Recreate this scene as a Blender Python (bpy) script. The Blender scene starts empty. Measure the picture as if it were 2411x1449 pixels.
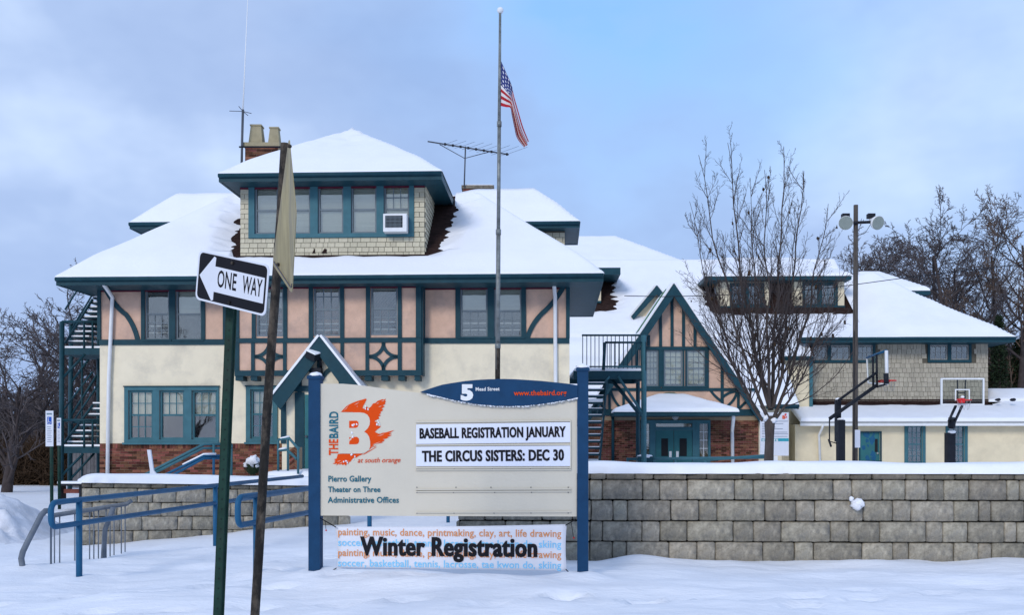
import bpy, bmesh, math, random
from mathutils import Vector, Matrix, Euler, noise
R = math.radians
scene = bpy.context.scene
col = scene.collection
random.seed(7)

# ------------------------------------------------------------------ camera
F = 2400.0; UC = 1205.5; VH = 1040.0; EYE = 1.65
cam_d = bpy.data.cameras.new('camera')
cam_d.sensor_width = 36.0
cam_d.lens = F / 2411 * 36
cam_d.shift_y = (VH - 724.5) / 2411
cam_d.clip_start = 0.1; cam_d.clip_end = 3000
cam = bpy.data.objects.new('camera', cam_d); col.objects.link(cam)
cam.location = (0, 0, EYE); cam.rotation_euler = (R(90), 0, 0)
scene.camera = cam

# ------------------------------------------------------------------ sky and sun
SUN_EL, SUN_AZ = R(27), R(205)
world = bpy.data.worlds.new("World"); scene.world = world
world.use_nodes = True
wn = world.node_tree; wn.nodes.clear()
def N(nt, t, **kw):
    n = nt.nodes.new(t)
    for k, v in kw.items():
        if k == 'ins':
            for i, x in v.items(): n.inputs[i].default_value = x
        else: setattr(n, k, v)
    return n
def ramp(nt, stops, interp='LINEAR'):
    r = nt.nodes.new('ShaderNodeValToRGB'); cr = r.color_ramp; cr.interpolation = interp
    while len(cr.elements) < len(stops): cr.elements.new(0.5)
    for e, (p, c) in zip(cr.elements, stops):
        e.position = p; e.color = (c[0], c[1], c[2], 1) if len(c) == 3 else c
    return r
sky = N(wn, 'ShaderNodeTexSky', sky_type='NISHITA', sun_disc=False, sun_elevation=SUN_EL, sun_rotation=SUN_AZ)
tc = N(wn, 'ShaderNodeTexCoord')
mp = N(wn, 'ShaderNodeMapping', ins={'Location': (0.35, 0.1, 0.2), 'Scale': (1.0, 1.0, 1.7)})
n1 = N(wn, 'ShaderNodeTexNoise', ins={'Scale': 1.7, 'Detail': 4.0, 'Roughness': 0.5})
n2 = N(wn, 'ShaderNodeTexNoise', ins={'Scale': 2.6, 'Detail': 5.0, 'Roughness': 0.55})
wn.links.new(tc.outputs['Generated'], mp.inputs[0])
wn.links.new(mp.outputs[0], n1.inputs['Vector'])
wn.links.new(mp.outputs[0], n2.inputs['Vector'])
# an opening in the cloud deck, upper right of centre
vd = N(wn, 'ShaderNodeVectorMath', operation='DISTANCE'); vd.inputs[1].default_value = Vector((0.10, 0.92, 0.37)).normalized()
nrm = N(wn, 'ShaderNodeVectorMath', operation='NORMALIZE')
wn.links.new(tc.outputs['Generated'], nrm.inputs[0]); wn.links.new(nrm.outputs[0], vd.inputs[0])
gap = N(wn, 'ShaderNodeMapRange', interpolation_type='SMOOTHSTEP', ins={'From Min': 0.02, 'From Max': 0.30, 'To Min': 0.6, 'To Max': 0.0})
wn.links.new(vd.outputs['Value'], gap.inputs['Value'])
cov = ramp(wn, [(0.30, (0.62,)*3), (0.52, (1,)*3)])
wn.links.new(n1.outputs['Fac'], cov.inputs[0])
gm = N(wn, 'ShaderNodeMath', operation='MULTIPLY'); wn.links.new(gap.outputs[0], gm.inputs[0])
gr = ramp(wn, [(0.36, (0.35,)*3), (0.6, (1.6,)*3)]); wn.links.new(n2.outputs['Fac'], gr.inputs[0]); wn.links.new(gr.outputs[0], gm.inputs[1])
sub = N(wn, 'ShaderNodeMath', operation='SUBTRACT', use_clamp=True)
wn.links.new(cov.outputs[0], sub.inputs[0]); wn.links.new(gm.outputs[0], sub.inputs[1])
cc = ramp(wn, [(0.36, (2.2, 3.05, 4.95)), (0.50, (2.7, 3.6, 5.5)), (0.64, (3.9, 4.85, 6.6))])
wn.links.new(n2.outputs['Fac'], cc.inputs[0])
mix = N(wn, 'ShaderNodeMix', data_type='RGBA')
wn.links.new(sub.outputs[0], mix.inputs[0])
az = N(wn, 'ShaderNodeMix', data_type='RGBA', ins={0: 0.6}); wn.links.new(sky.outputs[0], az.inputs[6]); az.inputs[7].default_value = (1.9, 4.1, 8.0, 1)
wn.links.new(az.outputs[2], mix.inputs[6]); wn.links.new(cc.outputs[0], mix.inputs[7])
bg = N(wn, 'ShaderNodeBackground', ins={'Strength': 0.15})
wn.links.new(mix.outputs[2], bg.inputs[0])
wo = N(wn, 'ShaderNodeOutputWorld'); wn.links.new(bg.outputs[0], wo.inputs[0])

sd = bpy.data.lights.new('sun', 'SUN'); sd.energy = 1.5; sd.angle = R(16); sd.color = (1.0, 0.93, 0.83)
sun = bpy.data.objects.new('sun', sd); col.objects.link(sun)
sv = Vector((math.sin(SUN_AZ) * math.cos(SUN_EL), math.cos(SUN_AZ) * math.cos(SUN_EL), math.sin(SUN_EL)))
sun.rotation_euler = sv.to_track_quat('Z', 'Y').to_euler()
sun.location = (-5, -10, 30)
vs = scene.view_settings
vs.view_transform = 'Standard'; vs.look = 'None'; vs.gamma = 1; vs.use_curve_mapping = False
vs.exposure = 0.15
scene.cycles.max_bounces = 6
scene.cycles.transparent_max_bounces = 12

# ------------------------------------------------------------------ materials
def mat(name, rgb, rough=0.7, var=0.12, scale=6.0, bump=0.0, bscale=60.0, spec=0.12, metallic=0.0, stain=None, island=0.0, objrand=0.0, stretch=None, stain_amt=0.5):
    m = bpy.data.materials.new(name); m.use_nodes = True
    nt = m.node_tree; bs = nt.nodes['Principled BSDF']
    bs.inputs['Roughness'].default_value = rough
    bs.inputs['Specular IOR Level'].default_value = spec
    bs.inputs['Metallic'].default_value = metallic
    t = N(nt, 'ShaderNodeTexCoord'); src = t.outputs['Object']
    if stretch:
        mm = N(nt, 'ShaderNodeMapping', ins={'Scale': stretch}); nt.links.new(src, mm.inputs[0]); src = mm.outputs[0]
    nz = N(nt, 'ShaderNodeTexNoise', ins={'Scale': scale, 'Detail': 6.0, 'Roughness': 0.6}); nt.links.new(src, nz.inputs['Vector'])
    lo = tuple(max(0, c * (1 - var)) for c in rgb); hi = tuple(min(1, c * (1 + var)) for c in rgb)
    r = ramp(nt, [(0.3, lo), (0.7, hi)]); nt.links.new(nz.outputs['Fac'], r.inputs[0])
    out = r.outputs[0]
    if stain:
        n3 = N(nt, 'ShaderNodeTexNoise', ins={'Scale': scale * 0.35, 'Detail': 8.0, 'Roughness': 0.7}); nt.links.new(src, n3.inputs['Vector'])
        r3 = ramp(nt, [(0.48, (0, 0, 0)), (0.72, (stain_amt,)*3)]); nt.links.new(n3.outputs['Fac'], r3.inputs[0])
        mx = N(nt, 'ShaderNodeMix', data_type='RGBA'); nt.links.new(r3.outputs[0], mx.inputs[0]); nt.links.new(out, mx.inputs[6])
        mx.inputs[7].default_value = (*stain, 1); out = mx.outputs[2]
    if island or objrand:
        if island:
            g = N(nt, 'ShaderNodeNewGeometry'); rs = g.outputs['Random Per Island']; amt = island
        else:
            g = N(nt, 'ShaderNodeObjectInfo'); rs = g.outputs['Random']; amt = objrand
        hs = N(nt, 'ShaderNodeHueSaturation'); mr = N(nt, 'ShaderNodeMapRange', ins={'To Min': 1 - amt, 'To Max': 1 + amt})
        nt.links.new(rs, mr.inputs['Value']); nt.links.new(mr.outputs[0], hs.inputs['Value']); nt.links.new(out, hs.inputs['Color'])
        mr2 = N(nt, 'ShaderNodeMapRange', ins={'To Min': 0.5 - amt * 0.03, 'To Max': 0.5 + amt * 0.03})
        wnz = N(nt, 'ShaderNodeTexWhiteNoise', noise_dimensions='1D'); nt.links.new(rs, wnz.inputs['W']); nt.links.new(wnz.outputs['Value'], mr2.inputs['Value'])
        nt.links.new(mr2.outputs[0], hs.inputs['Hue'])
        out = hs.outputs[0]
    nt.links.new(out, bs.inputs['Base Color'])
    if bump:
        nb = N(nt, 'ShaderNodeTexNoise', ins={'Scale': bscale, 'Detail': 5.0, 'Roughness': 0.65}); nt.links.new(src, nb.inputs['Vector'])
        b = N(nt, 'ShaderNodeBump', ins={'Strength': bump, 'Distance': 0.02}); nt.links.new(nb.outputs['Fac'], b.inputs['Height'])
        nt.links.new(b.outputs[0], bs.inputs['Normal'])
    return m
M = {}
M['snow'] = mat('snow', (0.82, 0.84, 0.89), 0.6, 0.025, 1.2, 0.35, 9.0, spec=0.25)
M['snow_ground'] = mat('snow_ground', (0.82, 0.84, 0.89), 0.65, 0.05, 0.9, 0.9, 4.5, spec=0.25, stretch=(1, 2.4, 1))
M['snow_fine'] = mat('snow_fine', (0.84, 0.86, 0.91), 0.6, 0.03, 2.5, 0.3, 45.0, spec=0.25)
M['snow_dirty'] = mat('snow_dirty', (0.72, 0.74, 0.80), 0.7, 0.16, 3.0, 0.8, 8.0, stain=(0.42, 0.40, 0.38))
M['cream'] = mat('cream_stucco', (0.79, 0.71, 0.54), 0.9, 0.05, 3.0, 0.35, 60, stain=(0.50, 0.46, 0.38), stain_amt=0.75)
M['cream2'] = mat('cream_stucco_far', (0.70, 0.62, 0.45), 0.9, 0.06, 1.5, 0.35, 40, stain=(0.44, 0.39, 0.29), stain_amt=0.5)
M['pink'] = mat('pink_stucco', (0.64, 0.43, 0.325), 0.9, 0.10, 4.0, 0.4, 55, stain=(0.38, 0.28, 0.24), stain_amt=0.8)
M['teal'] = mat('dark_teal_paint', (0.013, 0.052, 0.072), 0.45, 0.15, 5.0, 0.1, 40, stain=(0.028, 0.068, 0.076), stain_amt=0.4)
M['tealL'] = mat('light_teal_paint', (0.050, 0.145, 0.18), 0.5, 0.12, 5.0, 0.1, 40)
M['tealD'] = mat('door_teal_paint', (0.035, 0.145, 0.16), 0.45, 0.12, 3.0, 0.1, 40)
M['sash'] = mat('grey_sash_paint', (0.16, 0.20, 0.23), 0.5, 0.1, 8)
M['maroon'] = mat('maroon_trim', (0.10, 0.012, 0.03), 0.5)
M['deck'] = mat('brown_roof_shingle', (0.030, 0.017, 0.015), 0.95, 0.6, 5, 0.6, 30, stretch=(1, 1, 6))
M['shingle'] = mat('cream_wall_shingle', (0.54, 0.50, 0.38), 0.85, 0.08, 8, 0.3, 60, objrand=0.10, stretch=(4, 4, 1))
M['shingle2'] = mat('grey_wall_shingle', (0.37, 0.34, 0.275), 0.9, 0.08, 5, 0.3, 40, island=0.13, stretch=(4, 4, 1))
M['shingleback'] = mat('shingle_joint', (0.10, 0.09, 0.07), 0.9)
M['brick'] = mat('red_brick', (0.155, 0.062, 0.042), 0.9, 0.25, 9, 0.3, 80, island=0.65)
M['mortar'] = mat('mortar', (0.30, 0.235, 0.16), 0.95, 0.1, 10)
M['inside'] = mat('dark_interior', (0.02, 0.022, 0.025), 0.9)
M['blind'] = mat('window_blind', (0.78, 0.76, 0.63), 0.8, 0.08, 1.5, stretch=(1, 1, 14))
M['blindg'] = mat('grey_blind', (0.55, 0.56, 0.51), 0.8, 0.12, 1.2, stretch=(0.6, 0.6, 16))
M['whitep'] = mat('white_paint', (0.72, 0.74, 0.76), 0.45, 0.05, 6)
M['greyp'] = mat('grey_paint', (0.30, 0.31, 0.31), 0.6, 0.1, 6)
M['stone'] = mat('wall_stone', (0.34, 0.31, 0.25), 0.95, 0.36, 16.0, 1.0, 34, stain=(0.12, 0.125, 0.13), objrand=0.22, stain_amt=0.9)
M['stonecap'] = mat('cap_stone', (0.19, 0.17, 0.135), 0.95, 0.35, 8.0, 1.0, 45, stain=(0.05, 0.05, 0.05), objrand=0.32, stain_amt=0.7)
M['stonegap'] = mat('wall_joint', (0.02, 0.018, 0.015), 1.0)
M['bluerail'] = mat('blue_rail_paint', (0.018, 0.098, 0.20), 0.42, 0.14, 6, 0.1, 60)
M['greyrail'] = mat('grey_rail_paint', (0.14, 0.165, 0.20), 0.5, 0.2, 8)
M['navy'] = mat('navy_post_paint', (0.009, 0.048, 0.118), 0.55, 0.12, 8, 0.3, 120)
M['board'] = mat('sign_board_beige', (0.60, 0.56, 0.47), 0.6, 0.03, 2.0, 0.06, 25, stain=(0.50, 0.48, 0.42), stain_amt=0.45)
M['boardwhite'] = mat('white_letter_panel', (0.70, 0.735, 0.85), 0.4, 0.02, 2)
M['banner'] = mat('white_banner_vinyl', (0.69, 0.705, 0.77), 0.5, 0.03, 3)
M['orange'] = mat('orange_print', (0.68, 0.065, 0.003), 0.6, 0.05)
M['orangeP'] = mat('pale_orange_print', (0.66, 0.28, 0.12), 0.6, 0.05)
M['cyanP'] = mat('pale_blue_print', (0.22, 0.56, 0.82), 0.6, 0.05)
M['tealP'] = mat('teal_print', (0.012, 0.13, 0.19), 0.6, 0.03)
M['black'] = mat('black_print', (0.010, 0.010, 0.014), 0.55, 0.1)
M['blackm'] = mat('black_metal', (0.014, 0.017, 0.024), 0.5, 0.2)
M['whiteR'] = mat('white_reflective', (0.62, 0.65, 0.72), 0.4, 0.03)
M['pole_green'] = mat('dark_green_pole', (0.012, 0.040, 0.030), 0.5, 0.3, 12, stain=(0.03, 0.03, 0.03))
M['pole_rust'] = mat('rusty_black_pole', (0.022, 0.020, 0.018), 0.6, 0.4, 14, 0.5, 60, stain=(0.16, 0.13, 0.10), stain_amt=0.9, stretch=(2, 2, 1))
M['alu'] = mat('flagpole_metal', (0.20, 0.22, 0.22), 0.45, 0.35, 6, metallic=0.3, stretch=(1, 1, 1.5))
M['antenna'] = mat('antenna_metal', (0.09, 0.10, 0.12), 0.5, 0.1, metallic=0.4)
M['yellow'] = mat('faded_yellow_sign', (0.31, 0.265, 0.15), 0.55, 0.25, 3, stain=(0.17, 0.16, 0.16), stretch=(5, 5, 1), stain_amt=0.95)
M['signgrey'] = mat('worn_sign_print', (0.10, 0.10, 0.13), 0.6, 0.2)
M['wood'] = mat('weathered_wood_pole', (0.085, 0.075, 0.068), 0.9, 0.35, 5, 0.4, 40, stretch=(6, 6, 0.6))
M['lamp'] = mat('lamp_lens', (0.24, 0.28, 0.26), 0.3, 0.1)
M['pot'] = mat('chimney_pot_clay', (0.33, 0.29, 0.19), 0.9, 0.15, 4, 0.3, 30)
M['bark'] = mat('tree_bark', (0.075, 0.062, 0.057), 0.9, 0.35, 12, 0.5, 60, stretch=(1, 1, 0.3))
M['twig'] = mat('dark_twigs', (0.070, 0.056, 0.053), 0.9, 0.3, 4)
M['bark2'] = mat('far_bark', (0.055, 0.045, 0.045), 0.9, 0.3, 5)
M['twig2'] = mat('far_twigs', (0.098, 0.085, 0.088), 0.9, 0.3, 2)
M['twigbrown'] = mat('brown_twigs', (0.12, 0.085, 0.065), 0.9, 0.3, 2)
M['leaf'] = mat('dead_leaf', (0.05, 0.032, 0.02), 0.9)
M['ever'] = mat('dark_evergreen', (0.020, 0.034, 0.018), 0.9, 0.5, 6)
M['red'] = mat('red_rim_paint', (0.62, 0.03, 0.035), 0.4)
M['bluesign'] = mat('blue_symbol', (0.02, 0.09, 0.42), 0.5)
M['greensh'] = mat('green_shingle', (0.05, 0.145, 0.12), 0.9, 0.3, 6, 0.3, 30, stretch=(1, 1, 4))
M['greenroof'] = mat('green_copper_roof', (0.07, 0.17, 0.09), 0.8, 0.35, 6)
M['rope'] = mat('black_rope', (0.01, 0.01, 0.012), 0.8)
M['tealSign'] = mat('teal_band', (0.03, 0.30, 0.38), 0.5)
M['printgrey'] = mat('fine_print', (0.22, 0.26, 0.34), 0.6)
M['fencew'] = mat('grey_fence_board', (0.12, 0.12, 0.13), 0.9, 0.3, 5, objrand=0.15)

def glass(name, tint=(0.95, 0.97, 0.95), base=0.16):
    m = bpy.data.materials.new(name); m.use_nodes = True; nt = m.node_tree; nt.nodes.clear()
    o = N(nt, 'ShaderNodeOutputMaterial'); tr = N(nt, 'ShaderNodeBsdfTransparent'); tr.inputs[0].default_value = (*[c * 0.88 for c in tint], 1)
    gl = N(nt, 'ShaderNodeBsdfGlossy', ins={'Roughness': 0.02}); gl.inputs[0].default_value = (*tint, 1)
    t = N(nt, 'ShaderNodeTexCoord'); nz = N(nt, 'ShaderNodeTexNoise', ins={'Scale': 1.6, 'Detail': 2.0}); nt.links.new(t.outputs['Object'], nz.inputs['Vector'])
    b = N(nt, 'ShaderNodeBump', ins={'Strength': 0.05, 'Distance': 0.05}); nt.links.new(nz.outputs['Fac'], b.inputs['Height']); nt.links.new(b.outputs[0], gl.inputs['Normal'])
    fr = N(nt, 'ShaderNodeLayerWeight', ins={'Blend': 0.5}); pw = N(nt, 'ShaderNodeMath', operation='POWER', ins={1: 4.0}); nt.links.new(fr.outputs['Facing'], pw.inputs[0]); ad = N(nt, 'ShaderNodeMath', operation='MULTIPLY_ADD', use_clamp=True, ins={1: 0.6, 2: base}); nt.links.new(pw.outputs[0], ad.inputs[0])
    mx = N(nt, 'ShaderNodeMixShader'); nt.links.new(ad.outputs[0], mx.inputs[0]); nt.links.new(tr.outputs[0], mx.inputs[1]); nt.links.new(gl.outputs[0], mx.inputs[2]); nt.links.new(mx.outputs[0], o.inputs[0])
    return m
M['glass'] = glass('window_glass')
M['plexi'] = glass('backboard_glass', base=0.02)

# ------------------------------------------------------------------ mesh builder
INV = {}
class MB:
    def __init__(s): s.v = []; s.f = []; s.sm = []
    def add(s, vs, fs, smooth=False):
        o = len(s.v); s.v += [tuple(p) for p in vs]; s.f += [tuple(i + o for i in f) for f in fs]; s.sm += [smooth] * len(fs)
        return s
    def box(s, x0, x1, y0, y1, z0, z1):
        vs = [(x0,y0,z0),(x1,y0,z0),(x1,y1,z0),(x0,y1,z0),(x0,y0,z1),(x1,y0,z1),(x1,y1,z1),(x0,y1,z1)]
        return s.add(vs, [(0,3,2,1),(4,5,6,7),(0,1,5,4),(1,2,6,5),(2,3,7,6),(3,0,4,7)])
    def hexa(s, p): return s.add(p, [(0,3,2,1),(4,5,6,7),(0,1,5,4),(1,2,6,5),(2,3,7,6),(3,0,4,7)])
    def prism(s, poly, d0, d1):      # poly in (s, z), extruded along local y
        n = len(poly)
        vs = [(a, d0, b) for a, b in poly] + [(a, d1, b) for a, b in poly]
        fs = [tuple(range(n)), tuple(range(2*n-1, n-1, -1))] + [(i, n+i, n+(i+1) % n, (i+1) % n) for i in range(n)]
        return s.add(vs, fs)
    def prismv(s, pts, off):         # any planar 3-D outline, extruded along a vector
        n = len(pts); off = Vector(off)
        vs = [Vector(p) for p in pts] + [Vector(p) + off for p in pts]
        return s.add(vs, [tuple(range(n)), tuple(range(2*n-1, n-1, -1))] + [(i, n+i, n+(i+1) % n, (i+1) % n) for i in range(n)])
    def strip(s, pts, w, d0, d1):    # a timber along a polyline in the facade plane
        pts = [Vector(p) for p in pts]; L = []; Rr = []
        for i, p in enumerate(pts):
            a = pts[max(0, i-1)]; b = pts[min(len(pts)-1, i+1)]; t = (b - a).normalized(); nn = Vector((-t.y, t.x))
            L.append(p + nn * w/2); Rr.append(p - nn * w/2)
        for i in range(len(pts) - 1):
            s.prism([tuple(L[i]), tuple(L[i+1]), tuple(Rr[i+1]), tuple(Rr[i])], d0, d1)
        return s
    def tube(s, pts, r, n=8, cap=True):
        pts = [Vector(p) for p in pts]; k = len(pts)
        rs = r if isinstance(r, (list, tuple)) else [r] * k
        vs = []; up = None
        for i, p in enumerate(pts):
            t = (pts[min(k-1, i+1)] - pts[max(0, i-1)])
            t = t.normalized() if t.length > 1e-9 else Vector((0, 0, 1))
            if up is None: up = Vector((0, 0, 1)) if abs(t.z) < 0.9 else Vector((1, 0, 0))
            a = t.cross(up)
            a = a.normalized() if a.length > 1e-6 else t.orthogonal().normalized()
            b = a.cross(t).normalized(); up = b
            for j in range(n):
                an = 2 * math.pi * j / n; vs.append(p + (a * math.cos(an) + b * math.sin(an)) * rs[i])
        fs = [(i*n+j, i*n+(j+1) % n, (i+1)*n+(j+1) % n, (i+1)*n+j) for i in range(k-1) for j in range(n)]
        s.add(vs, fs, True)
        if cap: o = len(s.v) - len(vs); s.f += [tuple(o + j for j in range(n-1, -1, -1)), tuple(o + (k-1)*n + j for j in range(n))]; s.sm += [False, False]
        return s
    def ball(s, c, r, n=10, m=6, sz=1.0, jit=0.0):
        vs = []; c = Vector(c)
        for i in range(m + 1):
            th = math.pi * i / m
            for j in range(n):
                ph = 2 * math.pi * j / n; d = Vector((math.sin(th)*math.cos(ph), math.sin(th)*math.sin(ph), math.cos(th)*sz))
                k = 1 + jit * noise.noise(d * 2.3 + c)
                vs.append(c + d * r * k)
        return s.add(vs, [(i*n+j, (i+1)*n+j, (i+1)*n+(j+1) % n, i*n+(j+1) % n) for i in range(m) for j in range(n)], True)
    def build(s, name, m, parent=None, world=False):
        me = bpy.data.meshes.new(name)
        vs = s.v
        if world and parent is not None:
            inv = INV[parent.name]; vs = [tuple(inv @ Vector(p)) for p in vs]
        me.from_pydata(vs, [], s.f)
        if any(s.sm): me.polygons.foreach_set('use_smooth', s.sm)
        me.materials.append(M[m] if isinstance(m, str) else m)
        bm = bmesh.new(); bm.from_mesh(me)
        if len(bm.faces) < 60000: bmesh.ops.recalc_face_normals(bm, faces=bm.faces)
        bm.to_mesh(me); bm.free()
        o = bpy.data.objects.new(name, me); col.objects.link(o)
        if parent is not None: o.parent = parent; INV[o.name] = INV.get(parent.name, Matrix.Identity(4))
        else: INV[o.name] = Matrix.Identity(4)
        return o
def thing(name, label, cat, loc=(0, 0, 0), rz=0.0, group=None, rot=None):
    o = bpy.data.objects.new(name, None); col.objects.link(o); o.empty_display_size = 0.3
    o.location = loc; o.rotation_euler = rot if rot else (0, 0, rz)
    o['label'] = label; o['category'] = cat
    if group: o['group'] = group
    INV[o.name] = (Matrix.Translation(Vector(loc)) @ Euler(o.rotation_euler).to_matrix().to_4x4()).inverted()
    return o
def tag(o, label, cat, group=None):
    o['label'] = label; o['category'] = cat
    if group: o['group'] = group
    return o
def stuff(o): o['kind'] = 'stuff'; return o

def W(u, v, D):                      # a point of the place, from its bearing and its distance
    return Vector(((u - UC) / F * D, D, EYE + (VH - v) / F * D))
class Fr:                            # a wall plane: s to the right, d into the building, z up
    def __init__(s, u, D, psi, pitch=0.0):
        s.psi = R(psi); s.o = Vector(((u - UC) / F * D, D, 0)); s.pitch = R(pitch)
        s.r = Vector((math.cos(s.psi), -math.sin(s.psi), 0)); s.n = Vector((math.sin(s.psi), math.cos(s.psi), 0))
    def loc(s, u, v, d=0.0):
        a = (u - UC) / F; ray = Vector((a, 1, (VH - v) / F)); C = Vector((0, 0, EYE))
        t = (d + (s.o - C).dot(s.n)) / (ray.x * s.n.x + ray.y * s.n.y)
        p = C + ray * t
        return ((p - s.o).dot(s.r), p.z)
    def rect(s, u0, v0, u1, v1, d=0.0):
        um, vm = (u0+u1)/2, (v0+v1)/2
        return s.loc(u0, vm, d)[0], s.loc(u1, vm, d)[0], s.loc(um, v1, d)[1], s.loc(um, v0, d)[1]
    def w(s, a, d, z): return s.o + s.r * a + s.n * d + Vector((0, 0, z))

# text: normalised glyph mesh laid on any plane
_tc = {}
def text_mesh(txt, bold):
    k = (txt, bold)
    if k in _tc: return _tc[k]
    cu = bpy.data.curves.new('lettering', 'FONT'); cu.body = txt; cu.offset = bold; cu.extrude = 0.5; cu.resolution_u = 3; cu.space_character = 1.0 + bold * 2.2
    ob = bpy.data.objects.new('lettering', cu); col.objects.link(ob)
    dg = bpy.context.evaluated_depsgraph_get(); me = bpy.data.meshes.new_from_object(ob.evaluated_get(dg))
    vs = [v.co.copy() for v in me.vertices]; fs = [tuple(p.vertices) for p in me.polygons]
    bpy.data.objects.remove(ob); bpy.data.curves.remove(cu); bpy.data.meshes.remove(me)
    x0 = min(v.x for v in vs); x1 = max(v.x for v in vs)
    if txt != 'H' and ('H', bold) not in _tc: text_mesh('H', bold)
    _tc[k] = (vs, fs, x0, x1); return _tc[k]
def text(parent, txt, O, U, V, width, cap, m, bold=0.02, depth=0.004, shear=0.0, name='lettering', world=False):
    vs, fs, x0, x1 = text_mesh(txt, bold)
    U = Vector(U).normalized(); V = Vector(V).normalized(); Nn = U.cross(V); O = Vector(O)
    sx = width / (x1 - x0); sy = cap / max(p.y for p in text_mesh('H', bold)[0])
    hard = 0.045 if bold >= 0.024 else 0.0
    sx = width / (x1 - x0 + hard)
    mb = MB()
    for i_ in range(2 if hard else 1):
        mb.add([O + U * ((p.x - x0 + hard*i_) * sx + shear * p.y * sy) + V * p.y * sy + Nn * ((p.z + 0.5) * depth * (1 + .12*i_)) for p in vs], fs)
    return mb.build(name, m, parent, world)

def wall_holes(mb, s0, s1, z0, z1, holes, d=0.0, reveal=0.12):
    xs = sorted({s0, s1, *[h[0] for h in holes], *[h[1] for h in holes]}); zs = sorted({z0, z1, *[h[2] for h in holes], *[h[3] for h in holes]})
    for i in range(len(xs)-1):
        for j in range(len(zs)-1):
            cx, cz = (xs[i]+xs[i+1])/2, (zs[j]+zs[j+1])/2
            if cx < s0 or cx > s1 or cz < z0 or cz > z1: continue
            if any(h[0] < cx < h[1] and h[2] < cz < h[3] for h in holes): continue
            mb.add([(xs[i],d,zs[j]),(xs[i+1],d,zs[j]),(xs[i+1],d,zs[j+1]),(xs[i],d,zs[j+1])], [(0,1,2,3)])
    for a, b, c, e in holes:
        r = d + reveal
        for q in ([(a,d,c),(a,r,c),(a,r,e),(a,d,e)], [(b,d,c),(b,d,e),(b,r,e),(b,r,c)], [(a,d,c),(b,d,c),(b,r,c),(a,r,c)], [(a,d,e),(a,r,e),(b,r,e),(b,d,e)]):
            mb.add(q, [(0,1,2,3)])
    return mb
def ring(mb, a, b, c, e, w, d0, d1):     # rectangular frame
    mb.box(a, b, d0, d1, e - w, e); mb.box(a, b, d0, d1, c, c + w)
    mb.box(a, a + w, d0, d1, c + w, e - w); mb.box(b - w, b, d0, d1, c + w, e - w)

def window(parent, a, b, c, e, d=0.0, casing=None, cw=0.0, kind='hung', grid=None, grid_low=None, blind=0.5, blindm='blind', sash='sash', sf=0.045, rec=0.05, shelf=False, box=0.45, muntm=None):
    """hole a..b x c..e (s, z); frame and sashes sit in the hole, casing stands proud round it"""
    f = MB()
    ring(f, a, b, c, e, sf, d + rec - 0.03, d + rec + 0.04)
    mid = (c + e) / 2
    if kind == 'hung': f.box(a + sf, b - sf, d + rec - 0.01, d + rec + 0.04, mid - 0.025, mid + 0.025)
    w = f.build('window', sash, parent)
    if casing:
        k = MB(); k.box(a - cw, b + cw, d - 0.035, d - 0.001, e, e + cw); k.box(a - cw - 0.02, b + cw + 0.02, d - 0.06, d - 0.001, c - cw, c)
        k.box(a - cw, a, d - 0.035, d - 0.001, c, e); k.box(b, b + cw, d - 0.035, d - 0.001, c, e)
        k.build('casing', casing, w)
    ai, bi = a + sf, b - sf
    spans = [(mid + 0.025, e - sf, grid), (c + sf, mid - 0.025, grid_low)] if kind == 'hung' else [(c + sf, e - sf, grid)]
    mt = MB()
    for z0, z1, g in spans:
        p = MB(); p.box(ai, bi, d + rec + 0.012, d + rec + 0.018, z0, z1); p.build('pane', 'glass', w)
        if g:
            t = 0.011
            for i in range(1, g[0]): x = ai + (bi-ai)*i/g[0]; mt.box(x-t, x+t, d + rec - 0.004, d + rec + 0.010, z0, z1)
            for i in range(1, g[1]): z = z0 + (z1-z0)*i/g[1]; mt.box(ai, bi, d + rec - 0.003, d + rec + 0.011, z-t, z+t)
    if mt.v: mt.build('muntin', muntm or sash, w)
    if blind > 0:
        k = MB(); zb = e - sf - (e - c - 2*sf) * blind; k.box(ai, bi, d + rec + 0.07, d + rec + 0.08, zb, e - sf); k.build('blind', blindm, w)
    if shelf:
        k = MB()
        for f_ in shelf: z = c + sf + (e-c)*f_; k.box(ai, bi, d + rec + .06, d + rec + .10, z, z + .022)
        k.build('inner_shelf', 'whitep', w)
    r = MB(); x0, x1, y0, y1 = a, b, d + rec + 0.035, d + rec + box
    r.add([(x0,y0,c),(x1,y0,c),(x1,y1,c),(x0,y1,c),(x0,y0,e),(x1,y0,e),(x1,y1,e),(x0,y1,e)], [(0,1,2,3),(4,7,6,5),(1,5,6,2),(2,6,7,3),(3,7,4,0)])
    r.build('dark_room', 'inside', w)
    return w

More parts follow.
